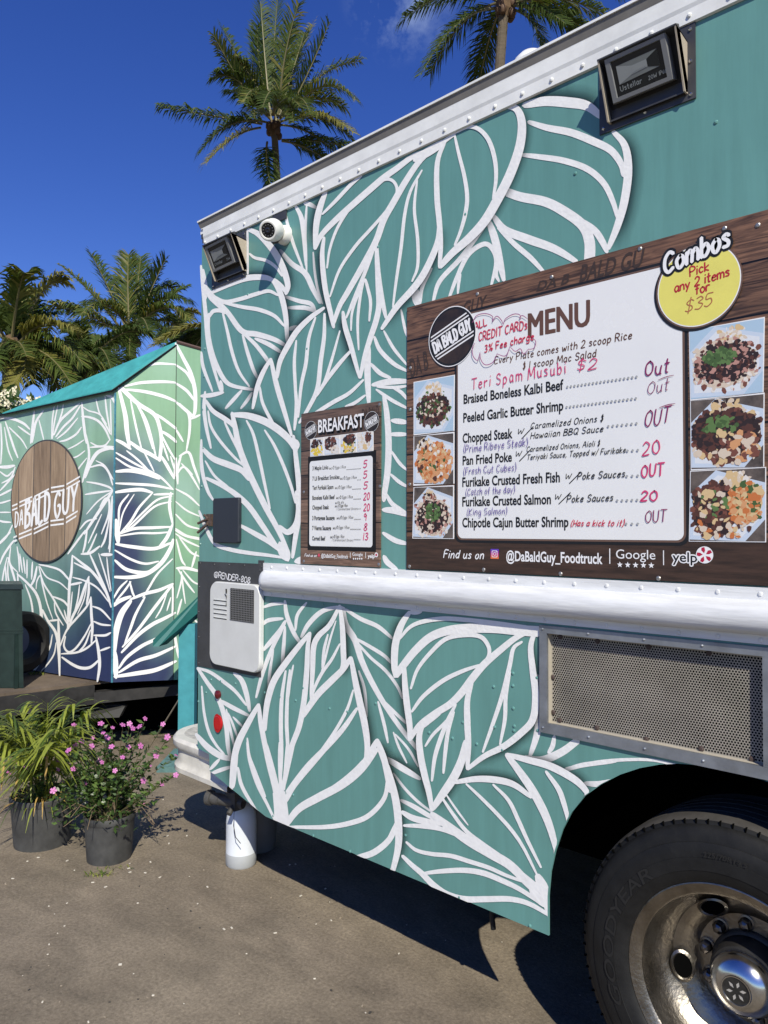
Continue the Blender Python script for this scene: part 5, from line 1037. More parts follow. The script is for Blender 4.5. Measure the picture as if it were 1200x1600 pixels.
KG = '''C 0 520 3.529
30 655,305 690,450 700,540 714,630;22 638,590 680,610 722,642;26 700,590 770,640 830,670 885,705;16 788,187 870,170 970,175;20 688,295 780,275 900,270 970,275;22 690,312 800,325 900,350 970,378
30>26>22 670,305 760,390 850,450 880,520 890,600 880,705;18 800,425 880,462 960,520 972,530;16 740,370 800,470 830,560 862,690;14 720,370 740,470 760,560 782,645;12 735,355 790,470 842,640;20 885,540 920,560 960,590 972,605;14 890,560 930,640 972,710;12 895,600 930,705;22 890,680 920,730 962,805;18 972,690 962,800;12 940,680 968,770
14 638,660 690,690 760,730 850,772;16 638,690 720,740 830,770 890,800 955,865;26 638,765 720,760 800,775 880,805;18 638,830 750,835 850,842 950,862;14 698,650 760,700 832,772;12 790,648 850,765;24 634,880 700,870 780,865 842,882;16 848,892 910,890 955,888;14 710,890 660,960 655,1065;10 740,890 680,990 658,1090;16 842,882 770,960 720,1040 655,1115;14 948,900 870,920 800,980 695,1085;14 945,930 850,960 740,1060 675,1105;20 942,880 935,960 952,1055;20 648,1112 740,1080 840,1075 942,1070;14 648,1122 760,1105 860,1105 942,1098;36 640,1030 652,1160;24 952,1055 920,1130 875,1185;24 638,1165 730,1180 850,1190 945,1158
C 0 800 3.529
16 633,210 720,260 800,285 875,272;24 632,265 700,318 800,335 860,310;28 626,358 720,360 810,340 890,280 940,200 955,150
14 622,482 660,420 702,378;14 640,490 690,430 722,383;14 715,382 730,440 744,472;26 622,520 660,490 722,465;40 628,785 640,660 670,560 722,488;22 718,482 800,450 880,430 955,395;18 688,725 720,640 750,560 800,468;20 675,745 760,650 850,530 920,440 955,395;24 670,775 760,680 840,620 900,590 968,555;16 952,405 955,480 950,560;14 788,472 820,420 870,340 952,258;10 920,450 890,530 858,585;10 942,470 920,545;22 655,862 700,800 780,740 860,700 968,640;24 655,885 760,820 860,790 970,740;28 630,908 750,890 860,870 972,822;36 634,770 640,915'''
KR = '''C 0 520 3.529
26 968,58 1010,140 1050,220 1075,320 1075,430 1060,465;18 968,176 1030,222 1066,290;20 968,277 1030,320 1072,375;22 968,380 1040,440 1062,465;18 990,390 1040,450 1045,540 1028,650;16 968,530 1010,600;16 1048,477 1105,452;18 1000,670 980,740 970,790
14 968,790 1010,740 1062,782;18 988,680 1040,660 1070,740 1105,835;14 1000,720 1050,780 1100,865;14 968,860 1040,900 1100,955;16 975,730 980,835;12 968,930 1030,980 1100,1012;14 968,1000 1030,1060 1100,1082;16 968,1080 1030,1120 1100,1132
C 0 800 3.529
16 966,100 1020,130 1100,152;14 968,120 1030,160 1100,192;14 972,150 1000,260 1022,295;14 988,140 1050,220 1100,245;16 1058,305 1082,218;22 972,310 1030,310 1100,327;14 978,310 1030,390 1072,445;12 1008,320 1060,380 1100,402;12 975,475 1000,380 1000,328;10 1022,505 1010,420 1003,340;14 1002,480 978,565;12 1058,580 1100,622;14 1048,640 1100,652;14 1048,740 1100,735;18 958,640 970,720 985,805'''
up = Vector((0, 0, 1))
def kwall(name, A, B, za, zb, blobs, base, data, nx):
    n = (B-A).cross(up); n = n if n.dot(CAM-A) > 0 else -n; n.normalize(); pl = Plane(A, n); mb = MB(); wall_grid(mb, A, B, za, zb, blobs, base, pl, nx)
    A2, B2 = A-n*0.03, B-n*0.03
    mb.poly([(A2.x, A2.y, ZB_), (B2.x, B2.y, ZB_), (B2.x, B2.y, zb), (A2.x, A2.y, za)], 0)
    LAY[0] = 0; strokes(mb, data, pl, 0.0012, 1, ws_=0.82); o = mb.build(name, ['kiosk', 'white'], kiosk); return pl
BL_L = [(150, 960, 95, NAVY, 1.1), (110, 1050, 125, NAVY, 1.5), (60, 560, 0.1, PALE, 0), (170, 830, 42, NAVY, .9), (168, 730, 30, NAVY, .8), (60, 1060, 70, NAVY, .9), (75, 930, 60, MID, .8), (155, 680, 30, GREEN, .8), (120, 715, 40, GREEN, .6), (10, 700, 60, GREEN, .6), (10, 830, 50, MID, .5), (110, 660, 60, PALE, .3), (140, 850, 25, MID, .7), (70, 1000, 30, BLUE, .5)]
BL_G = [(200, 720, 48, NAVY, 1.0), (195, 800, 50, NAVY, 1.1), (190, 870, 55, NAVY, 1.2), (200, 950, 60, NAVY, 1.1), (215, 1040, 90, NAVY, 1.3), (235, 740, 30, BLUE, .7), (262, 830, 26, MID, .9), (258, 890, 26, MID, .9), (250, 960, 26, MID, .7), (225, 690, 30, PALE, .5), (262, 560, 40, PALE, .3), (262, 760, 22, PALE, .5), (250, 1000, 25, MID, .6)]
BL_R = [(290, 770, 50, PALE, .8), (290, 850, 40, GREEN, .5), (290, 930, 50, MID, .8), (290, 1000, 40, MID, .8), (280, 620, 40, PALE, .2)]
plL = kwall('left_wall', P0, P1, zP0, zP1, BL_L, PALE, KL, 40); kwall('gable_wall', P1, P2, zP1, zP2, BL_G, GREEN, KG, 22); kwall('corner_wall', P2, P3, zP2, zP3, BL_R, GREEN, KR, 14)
mb = MB(); far = P3+dA*2.6-dB*0.0+_w0*1.2; A_, B_v = P3, P3+_w0*1.4+dC*0.3
mb.poly([(P3.x, P3.y, ZB_), (far.x, far.y, ZB_), (far.x, far.y, 2.19), (P3.x, P3.y, zP3)]); mb.poly([(P0.x, P0.y, ZB_), (far.x, far.y, ZB_), (far.x, far.y, 2.19), (P0.x, P0.y, zP0)]); mb.build('rear_wall', mat('kiosk_back', (0.2, 0.38, 0.26), 0.6, noise=.1), kiosk)
mb = MB(); e1, e2, ap = Vector((P0.x, P0.y, zP0)), Vector((P1.x, P1.y, zP1)), Vector((P2.x, P2.y, zP2)); nA = dA.cross(up); nA = nA if nA.dot(CAM-P1) > 0 else -nA
ov = nA*0.03+Vector((0, 0, 0.004)); eP0 = at(22, 645, 5.66)
eM = e2.lerp(e1, 1.22/2.6); mb.hexa([e2+ov, eM+ov, ap+dA*0.001+Vector((0, 0, 0.012))], [e2+ov-up*0.016, eM+ov-up*0.016, ap+Vector((0, 0, -0.004))], 0)
mb.poly([ap+Vector((0, 0, .012)), Vector((P3.x, P3.y, zP3+0.012)), Vector((far.x, far.y, 2.20))], 1); mb.poly([ap+Vector((0, 0, .011)), Vector((far.x, far.y, 2.20)), eM+ov], 0); mb.poly([eM+ov, Vector((far.x, far.y, 2.20)), e1+ov+dA*.1], 0)
mb.tube([ap+Vector((0, 0, .01)), Vector((P3.x, P3.y, zP3+.012))], 0.012, 2, 6)
for a, b in ((e2, ap), (e2, e1)): mb.tube([a+ov-up*.014, b+(ov if b is e1 else Vector((0, 0, 0)))-up*.012], 0.006, 3, 6)
mb.build('roof', [mat('turquoise_canvas', (0.045, 0.30, 0.30), 0.7, noise=0.22, nscale=10, bump=0.3, bscale=24), 'kiosk', mat('brown_cap', (0.10, 0.06, 0.05), 0.8), 'black'], kiosk)
mb = MB()
for A, z in ((P1, zP1),): mb.tube([(A.x, A.y, ZB_), (A.x, A.y, z-0.02)], 0.007, 0, 6)
mb.build('corner_strip', mat('teal_strip', (0.06, 0.22, 0.30), 0.5, noise=.4, nscale=40), kiosk)
n2_ = dB.cross(up); n2_ = n2_ if n2_.dot(CAM-P2) > 0 else -n2_
mb = MB(); mb.tube([P2+n2_*0.001+up*ZB_, P2+n2_*0.001+up*(zP2-0.01)], 0.0025, 0, 5); mb.build('panel_joint', 'charcoal', kiosk)
# round wood sign on the left wall
cpx = [(125.2/3.529*0+72.5, 783)]; c = plL.hit(72.5, 783); ex = -dA; l_ = plL.hit(17.5, 790); r_ = plL.hit(128.5, 770); rx = (r_-l_).length/2; rz = (plL.hit(72.5, 687).z-plL.hit(72.5, 879).z)/2
ws = thing('wooden_sign', 'oval plank sign reading DA BALD GUY on the kiosk wall', 'sign', c); mb = MB(); nn = plL.n
def pe(a, b, o): return c+ex*(a*rx)+up*(b*rz)+nn*o
n = 56; R1 = [pe(math.cos(6.2832*i/n), math.sin(6.2832*i/n), 0.012) for i in range(n)]; R0_ = [pe(1.0*math.cos(6.2832*i/n), 1.0*math.sin(6.2832*i/n), 0.004) for i in range(n)]
mb.hexa(R1, R0_, 1); LAY[0] = 0
edges = [-0.975, -0.76, -0.33, 0.14, 0.56, 0.975]
for k in range(5):
    a0, a1 = edges[k]+0.008, edges[k+1]-0.008; P = [(a, math.sqrt(max(0, .955-a*a))) for a in [a0+(a1-a0)*i/8 for i in range(9)]]; P += [(a, -b) for a, b in P[::-1]]; mb.poly([pe(a, b, 0.0126) for a, b in P], 2+k % 3)
sk_ = -0.135
def bandln(v, m=0):
    for k in range(5):
        a0, a1 = edges[k]+0.03, edges[k+1]-0.03
        lim = math.sqrt(max(0, .95-v*v)); a0, a1 = max(a0, -lim), min(a1, lim)
        if a1-a0 < .05: continue
        o = 0.0132+nxt(); f = lambda a: v+0.21*a+0.025*math.sin(9*a); mb.poly([pe(a0, f(a0)-.014, o), pe(a1, f(a1)-.014, o), pe(a1, f(a1)+.014, o), pe(a0, f(a0)+.014, o)], 0)
for v in (.15, .08, -.385, -.455): bandln(v)
def wsp(t, a0, b0, a1, h, sd): pc = Placer(pe(a0, b0, .0135), ex*((a1-a0)*rx)+up*(.21*(a1-a0)*rz), up*(h*rz), nn); hand(mb, t, 0, 0, 0, 0, 0, .125, .06, 0, 0, sd, pc, .03, .26)
wsp('DA', -.85, -.43, -.62, .25, 2); wsp('BALD', -.55, -.43, .13, .46, 3); wsp('GUY', .27, -.28, .86, .40, 4)
def plank(n_, a, b): return mat(n_, a, 0.65, color2=b, nscale=5, stretch=(9, 9, .8))
mb.build('sign_board', ['white', 'charcoal', plank('plank_brown', (0.17, 0.118, 0.075), (0.34, 0.245, 0.16)), plank('plank_tan', (0.24, 0.168, 0.11), (0.42, 0.31, 0.21)), plank('plank_dark', (0.14, 0.096, 0.062), (0.29, 0.205, 0.135))], ws)
# flatbed trailer
tr = thing('flatbed_trailer', 'black flatbed trailer with a dirty deck carrying the painted kiosk', 'trailer', cw(-2.2, 5.3, 0))
E0 = ground(-60, 1091, .475); E1 = ground(134, 1067, .475); P1d = Vector((P1.x, P1.y, .475)); 
def slab(mb, pts, z0, z1, m=0): mb.hexa([(p.x, p.y, z1) for p in pts], [(p.x, p.y, z0) for p in pts], m)
eD = (E1-E0).normalized(); E2 = E1+eD*1.4
back = -FWD.cross(up); 
mb = MB(); slab(mb, [E0-eD*1.0, E1+eD*.12, P1+dB*.05-_w0*0.02+_w0*.2, P1+dB*.05+_w0*2.2, P0+_w0*1.6], .455, .475, 0); mb.build('deck', mat('dirty_deck', (0.13, 0.098, 0.07), 0.9, noise=0.35, nscale=5, bump=.3), tr)
mb = MB(); nE = eD.cross(up); nE = nE if nE.dot(CAM-E0) > 0 else -nE
slab(mb, [E0-eD*1.0+nE*.03, E1+eD*.05+nE*.03, E1+eD*.05-nE*.1, E0-eD*1.0-nE*.1], .33, .4545, 0)
a0 = at(140, 1083, 5.10); a1 = at(330, 1064.5, 5.28); dd = (a1-a0).normalized(); nd = Vector((-dd.y, dd.x, 0)); nd = nd if nd.dot(CAM-a0) > 0 else -nd
mb.hexa([a0, a1, a1-nd*.08, a0-nd*.08], [v-up*.075 for v in (a0, a1, a1-nd*.08, a0-nd*.08)], 0)
mb.build('side_rail', mat('scuffed_black_steel', (0.022, 0.021, 0.021), 0.65, noise=.5, nscale=14), tr)
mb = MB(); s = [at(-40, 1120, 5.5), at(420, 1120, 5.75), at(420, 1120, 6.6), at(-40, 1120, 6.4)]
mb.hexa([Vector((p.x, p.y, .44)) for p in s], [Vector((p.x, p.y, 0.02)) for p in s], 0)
mb.build('dark_underdeck_block', 'pit', tr)  # added dark box standing for the deep shade below the deck
mb = MB(); b0 = at(130, 1112, 5.2); q = [at(*v) for v in ((132, 1113, 5.15), (150, 1101.5, 5.25), (188, 1101, 5.2), (195, 1104, 5.18), (186, 1121, 5.15), (134, 1123, 5.1))]; mb.hexa(q, [p+_w0*.06 for p in q], 0); mb.build('tongue_beam', mat('dark_beam', (0.035, 0.034, 0.033), 0.7, noise=.2), tr)
# wheelie bin and a tyre next to it on the deck
bn = thing('waste_bin', 'dark green plastic waste bin cut by the left photo edge', 'waste bin', ground(-2, 1058, .476))
bd = 4.92; mb = MB(); A = [at(x, 1062, bd) for x in (-70, 37)]; T2 = [at(x, 921, bd) for x in (-78, 34)]
zb0, zt0 = .478, A[0].z+(T2[0].z-A[0].z)
ex_ = (A[1]-A[0]).normalized(); dz_ = Vector((-ex_.y, ex_.x, 0)); dz_ = (RGT0*-.52+_w0).normalized()
lo = [A[0], A[1], A[1]+dz_*.30, A[0]+dz_*.30]; hi = [T2[0], T2[1], T2[1]+dz_*.36, T2[0]+dz_*.36]
for v in lo: v.z = zb0
for v in hi: v.z = T2[0].z
mb.hexa(lo, hi, 0)
for k in range(2):
    f = .55+.03*k; r_ = [a.lerp(b, f) for a, b in zip(lo, hi)]; r2 = [a.lerp(b, f+.015) for a, b in zip(lo, hi)]; cc_ = sum(r_, Vector())/4
    mb.hexa([v+(v-cc_)*.02 for v in r_], [v+(v-cc_)*.02 for v in r2], 0)
pA = lo[1].lerp(hi[1], .1); mb.box((-.01, -.012, 0), (.012, .01, .35), 0, Matrix.Translation(lo[1]-ex_*.05-dz_*.006))
mb.build('bin_body', mat('dark_green_plastic', (0.012, 0.026, 0.022), 0.45, noise=.35, nscale=9), bn)
mb = MB(); cc_ = sum(hi, Vector())/4; l2 = [v+(v-cc_)*.05 for v in hi]; l3 = [v+(v-cc_)*.02+up*.035 for v in hi]; mb.hexa([v+up*.002 for v in l2], l3, 0); mb.build('bin_lid', mat('bin_lid_plastic', (0.014, 0.024, 0.021), 0.4, noise=.3, nscale=9), bn)
ty = thing('spare_tyre', 'black tyre standing on the deck behind the waste bin', 'tyre', ground(40, 1052, .476)); mb = MB(); tcn = at(30, 1003, 5.3); rT = 48*5.3/F
axT = (RGT0*.85-_w0*.5).normalized(); mb.lathe([(rT*.55, -.06), (rT*.7, -.085), (rT*.92, -.08), (rT, -.05), (rT, .05), (rT*.92, .08), (rT*.7, .085), (rT*.55, .06), (rT*.55, -.06)], tcn, axT, 0, 40); mb.build('tyre_carcass', 'rubber', ty, True)
# wooden handrail
hr = thing('handrail', 'turquoise wooden post with a sloping dark teal rail behind the truck', 'handrail', ground(291, 1172)); pd = 4.8
mb = MB(); pb = at(291.5, 1165, pd); w = 25*pd/F/2; mtx = Matrix.Translation((pb.x, pb.y, 0)) @ Matrix.Rotation(math.atan2(RGT0.y, RGT0.x), 4, 'Z'); mb.box((-w, -.02, 0), (w, .05, at(291, 975, pd).z), 0, mtx)
M['turq'] = mat('turquoise_post_paint', (0.055, 0.285, 0.34), 0.55, noise=.12, nscale=16); mb.build('post', 'turq', hr)
mb = MB(); q = [at(*v) for v in ((243, 999, 4.7), (340, 905, 4.9), (340, 934, 4.9), (252, 1009, 4.7), (243, 1009, 4.7))]; dn = (RGT0*.25+_w0).normalized(); mb.hexa([p-dn*.03 for p in q], [p+dn*.07 for p in q], 0); mb.build('rail', mat('dark_teal_rail', (0.018, 0.13, 0.125), 0.5, noise=.1, nscale=12), hr)
mb = MB(); mb.box((-.16, -.1, 0), (.1, .3, .035), 0, mtx); mb.build('foot_plate', mat('grey_teal_plank', (0.10, 0.20, 0.20), 0.7, noise=.3, nscale=14), hr)
# jug and bucket
jb = ground(372, 1360); jc = jb+_w0*0.07; jc.z = 0; jug = thing('plastic_jug', 'white plastic jug standing under the rear skirt of the truck', 'jug', jc)
mb = MB(); r = 0.069; mb.lathe([(0.001, 0), (r*.93, 0), (r, .008), (r, .055), (r*.985, .058), (r*.985, .17), (r*.99, .19), (r*.97, .205), (r*.9, .235), (r*.7, .262), (r*.4, .28), (r*.3, .285), (r*.3, .315), (0.001, .315)], jc, up, 0, 40, [2, 2, 2, 2, 0, 0, 0, 0, 0, 0, 0, 0, 0])
mb.build('jug_body', [mat('translucent_white_plastic', (0.66, 0.70, 0.76), 0.4, noise=.05, nscale=8), 'ink', mat('jug_grey_content', (0.40, 0.42, 0.44), 0.4, noise=.05, nscale=8)], jug, True)
mb = MB(); LAY[0] = 0
for a0, a1, z0, z1, m in ((R(168), R(200), .07, .17, 0), (R(172), R(196), .075, .10, 1)):
    rr_ = r*.99+.0006+.0004*m; n = 6
    for i in range(n):
        qa, qb = a0+(a1-a0)*i/n+R(26), a0+(a1-a0)*(i+1)/n+R(26); mb.poly([jc+Vector((rr_*math.cos(qa), rr_*math.sin(qa), z0)), jc+Vector((rr_*math.cos(qb), rr_*math.sin(qb), z0)), jc+Vector((rr_*math.cos(qb), rr_*math.sin(qb), z1)), jc+Vector((rr_*math.cos(qa), rr_*math.sin(qa), z1))], m)
mb.build('jug_label', [mat('label_white', (0.7, 0.68, 0.62), 0.5), mat('label_yellow', (0.65, 0.55, 0.06), 0.5)], jug)
bk = at(402, 1300, 3.60); bk.z = 0; bkt = thing('bucket', 'grey bucket standing in the shade behind the white jug', 'bucket', bk); mb = MB(); mb.lathe([(0.001, 0), (.085, 0), (.088, .01), (.105, .27), (.110, .27), (.110, .29), (.10, .29), (.09, .05), (0.001, .04)], bk, up, 0, 32); mb.build('bucket_body', mat('grey_plastic', (0.16, 0.16, 0.165), 0.5, noise=.15, nscale=8), bkt, True)
mb = MB(); mb.tube([bk+Vector((.112*math.cos(a), .112*math.sin(a)*0.3, .27-.09*math.sin(a))) for a in [math.pi*i/10 for i in range(11)]], .002, 0, 6); mb.build('bail_handle', 'charcoal', bkt)
# ================================================================== plants
M['potblk'] = mat('dusty_black_pot', (0.050, 0.050, 0.049), 0.7, noise=.5, nscale=9); M['soil'] = mat('dry_soil', (0.07, 0.048, 0.032), 0.95, noise=.4, nscale=30)
def pot(mb, c, r0, r1, h): mb.lathe([(0.001, 0), (r0, 0), (r0*1.01, .01), (r1*.985, h-.03), (r1*1.0, h-.03), (r1*1.02, h-.022), (r1*1.02, h-.004), (r1*1.0, h), (r1*.96, h), (r1*.93, h-.04)], c, up, 0, 40)
def blade(mb, p, d, ln, w, droop, m, seg=4, nrm=None):
    d = d.normalized(); sdv = d.cross(up); sdv = sdv.normalized() if sdv.length > .05 else Vector((1, 0, 0)); prev = None
    for i in range(seg+1):
        f = i/seg; q = p+d*(ln*f)+Vector((0, 0, -droop*ln*f*f)); ww = w*(math.sin(math.pi*min(1, .18+.82*f))**.7)/2 if f < 1 else .0005; a, b = mb.vert(q-sdv*ww), mb.vert(q+sdv*ww)
        if prev: mb.face((prev[0], prev[1], b, a), m)
        prev = (a, b)
rnd = random.Random(5)
pc1 = ground(54, 1326); pc1 = pc1+_w0*.08; pc1.z = 0; pp = thing('potted_palm', 'yellow green palm in a black nursery pot, left of the flowering plant', 'potted plant', pc1)
mb = MB(); pot(mb, pc1, .125, .145, .235); mb.build('pot', 'potblk', pp, True)
mb = MB(); mb.lathe([(.132, .195), (.001, .21)], pc1, up, 0, 24); mb.build('soil', 'soil', pp)
GM = [mat('palm_yellow_green', (0.25, 0.29, 0.045), 0.4, noise=.3, nscale=9, trans=.3), mat('palm_mid_green', (0.08, 0.13, 0.025), 0.4, noise=.3, nscale=9, trans=.3), mat('palm_dry', (0.34, 0.22, 0.06), 0.6, noise=.2, nscale=9)]
def small_frond(base, tip, rise, ll, lw, n, mset, nm='frond'):
    mb = MB(); ctrl = base.lerp(tip, .5)+up*rise; pts = [base.lerp(ctrl, t_).lerp(ctrl.lerp(tip, t_), t_) for t_ in [i/12 for i in range(13)]]
    mb.tube(pts, [.005*(1-.75*i/12) for i in range(13)], 0, 5)
    for i in range(n):
        f = .28+.72*i/n; k = min(11, int(f*12)); p = pts[k].lerp(pts[k+1], f*12-k); tg = (pts[k+1]-pts[k]).normalized(); sd = tg.cross(up).normalized()
        for s_ in (-1, 1):
            d = sd*s_*rnd.uniform(.55, .9)+tg*rnd.uniform(.5, .8)+up*rnd.uniform(.1, .5); blade(mb, p, d, ll*rnd.uniform(.7, 1.1)*(1-.3*f*f), lw, rnd.uniform(.5, 1.0), rnd.choice(mset), 5)
    mb.build(nm, GM, pp)
for tip, rise, dz0 in (((60, 1128), .10, 0), ((118, 1092), .12, .05), ((8, 1110), .12, -.1), ((128, 1118), .12, .15), ((45, 1105), .05, .15), ((-8, 1150), .1, -.05), ((100, 1130), .12, -.15), ((22, 1145), .06, .1), ((75, 1088), .10, .1), ((140, 1100), .12, .1), ((-20, 1120), .12, .05), ((95, 1150), .1, -.2), ((30, 1100), .1, .2), ((60, 1160), .08, -.25)):
    t_ = at(tip[0], tip[1]+10, 3.55+dz0); small_frond(pc1+up*.2+Vector((rnd.uniform(-.03, .03), rnd.uniform(-.03, .03), 0)), t_, rise, .31, .014, 17, (0, 0, 0, 1))
mb = MB()
for i in range(130): a = rnd.uniform(0, 6.28); blade(mb, pc1+up*.2+Vector((math.cos(a), math.sin(a), 0))*rnd.uniform(0, .1), Vector((math.cos(a), math.sin(a), rnd.uniform(.6, 2.2))), rnd.uniform(.1, .3), .008, rnd.uniform(.3, 1.1), rnd.choice((0, 1, 1, 2, 2)))
for px, py in ((6, 1225), (74, 1215), (28, 1240)): blade(mb, at(px, py-35, 3.45), Vector((.1, -.1, -.6)), .10, .012, .3, 2)
mb.build('low_leaves', GM, pp)
pc2 = ground(160, 1352)+_w0*.085; pc2.z = 0; vp = thing('flowering_plant', 'straggly pink flowering plant in a black nursery pot beside the palm', 'potted plant', pc2)
mb = MB(); pot(mb, pc2, .098, .112, .205); mb.build('pot', 'potblk', vp, True)
mb = MB(); mb.lathe([(.102, .175), (.001, .188)], pc2, up, 0, 24); mb.build('soil', 'soil', vp)
FLW = [(648, 185), (727, 210), (747, 268), (622, 220), (592, 228), (578, 208), (548, 213), (503, 225), (450, 207), (460, 248), (480, 272), (498, 310), (415, 270), (408, 310), (365, 287), (337, 303), (330, 213), (305, 327), (572, 313), (628, 307), (547, 358), (697, 352), (788, 348), (390, 380), (455, 380), (365, 417), (328, 410), (262, 412), (263, 370), (198, 358), (150, 395), (115, 402), (72, 375), (90, 405), (38, 427), (280, 465), (378, 478), (513, 418), (640, 463), (637, 568), (238, 507), (785, 437), (665, 397), (720, 478), (285, 345), (470, 262), (490, 318), (440, 372)]
VM = [mat('vinca_leaf', (0.045, 0.085, 0.022), 0.4, noise=.3, nscale=30, trans=.2), mat('vinca_leaf_light', (0.10, 0.16, 0.035), 0.4, trans=.2), mat('stem_green', (0.09, 0.075, 0.035), 0.6), mat('dry_stalk', (0.17, 0.12, 0.07), 0.8, noise=.3, nscale=20)]
mb = MB(); tips = []
def leafq(mb, p, d, s, m):
    d = d.normalized(); sd = d.cross(Vector((rnd.uniform(-1, 1), rnd.uniform(-1, 1), .6))).normalized(); mb.poly([p, p+d*s*.45+sd*s*.22, p+d*s, p+d*s*.45-sd*s*.22], m)
for i, (x, y) in enumerate(FLW):
    dp = 3.42+rnd.uniform(-.12, .2); tp = at(x/2.857, 1060+y/2.857, dp); tips.append(tp)
    fr = min(1, max(0, (330-x)/300)); b0 = pc2+up*.18+Vector((rnd.uniform(-.06, .06), rnd.uniform(-.06, .06), 0)) if x > 200 else pc1+up*.2+RGT0*.08
    md = b0.lerp(tp, .5)+up*rnd.uniform(.0, .05)+RGT0*rnd.uniform(-.03, .03); pts = [b0.lerp(md, t_).lerp(md.lerp(tp, t_), t_) for t_ in [k/8 for k in range(9)]]
    mb.tube(pts, [.0028*(1-.6*k/8) for k in range(9)], 2, 4)
    for k in range(44):
        f = .15+.83*rnd.random(); kk = min(7, int(f*8)); p = pts[kk].lerp(pts[kk+1], f*8-kk); leafq(mb, p, Vector((rnd.uniform(-1, 1), rnd.uniform(-1, 1), rnd.uniform(-.3, .8))), rnd.uniform(.02, .042), 0 if rnd.random() < .68 else 1)
for i in range(150):        # low leafy mass and dry stalks over the rim
    a = rnd.uniform(0, 6.28); c_ = pc2+up*rnd.uniform(.19, .42)+Vector((math.cos(a), math.sin(a), 0))*rnd.uniform(0, .19)-RGT0*rnd.uniform(-.03, .15)
    for k in range(7): leafq(mb, c_+Vector((rnd.gauss(0, .025), rnd.gauss(0, .025), rnd.gauss(0, .03))), Vector((rnd.uniform(-1, 1), rnd.uniform(-1, 1), rnd.uniform(-.2, .9))), rnd.uniform(.018, .04), rnd.choice((0, 0, 0, 1)))
for i in range(22): a = rnd.uniform(0, 6.28); d = Vector((math.cos(a), math.sin(a), rnd.uniform(-.1, .5))); s0 = pc2+up*.2+d*.06; mb.tube([s0, s0+d*rnd.uniform(.05, .12)+up*.03, s0+d*rnd.uniform(.13, .2)-up*rnd.uniform(0, .05)], .0014, 3, 4)
mb.build('foliage', VM, vp)
petal = None; FPM = [mat('pink_petal', (0.58, 0.18, 0.47), 0.5, trans=.2), mat('magenta_eye', (0.45, 0.03, 0.25), 0.5)]
for i, tp in enumerate(tips):
    if petal is None:
        mb = MB()
        for k in range(5):
            q = 2*math.pi*k/5; e = Vector((math.cos(q), math.sin(q), 0)); f = Vector((-e.y, e.x, 0)); mb.poly([Vector((0, 0, 0)), e*.010+f*.007+up*.001, e*.019+f*.007, e*.021, e*.018-f*.008, e*.009-f*.005+up*.001], 0)
        mb.poly([Vector((.003*math.cos(R(60*k)), .003*math.sin(R(60*k)), .0012)) for k in range(6)], 1); fo = mb.build('flower', FPM); petal = fo
    else: fo = petal.copy(); COL.objects.link(fo)
    fo.parent = vp; fo.location = tp-Vector(vp.location)+up*.006+(CAM-tp).normalized()*.035
    nd = (up*.45+(CAM-tp).normalized()*.8+Vector((rnd.uniform(-.6, .6), rnd.uniform(-.6, .6), rnd.uniform(-.2, .3)))).normalized(); fo.rotation_euler = nd.to_track_quat('Z', 'Y').to_euler(); s = rnd.uniform(.5, .75); fo.scale = (s, s, s)
st = thing('stick', 'thin pale stick leaning against the dark trailer frame behind the pink flowers', 'stick', at(243, 1152, 5.0)); mb = MB(); a = ground(243, 1152); mb.tube([a, at(279, 1094, 5.15)], [.007, .005], 0, 6); mb.build('stick_shaft', mat('bleached_wood', (0.30, 0.26, 0.20), .8, noise=.2), st)
# tufts of grass at the pot and on the deck
mb = MB()
for c_, n, h_ in ((ground(158, 1368), 40, .05), (ground(185, 1358), 16, .035), (ground(57, 1054, .476), 46, .06)):
    for i in range(n): a = rnd.uniform(0, 6.28); blade(mb, c_+RGT0*rnd.gauss(0, .035)+_w0*rnd.gauss(0, .012), Vector((math.cos(a)*.7, math.sin(a)*.7, 1)), rnd.uniform(.4, 1)*h_, .004, .4, rnd.choice((0, 1)))
o = mb.build('grass', [GM[0], GM[1]]); o['kind'] = 'stuff'
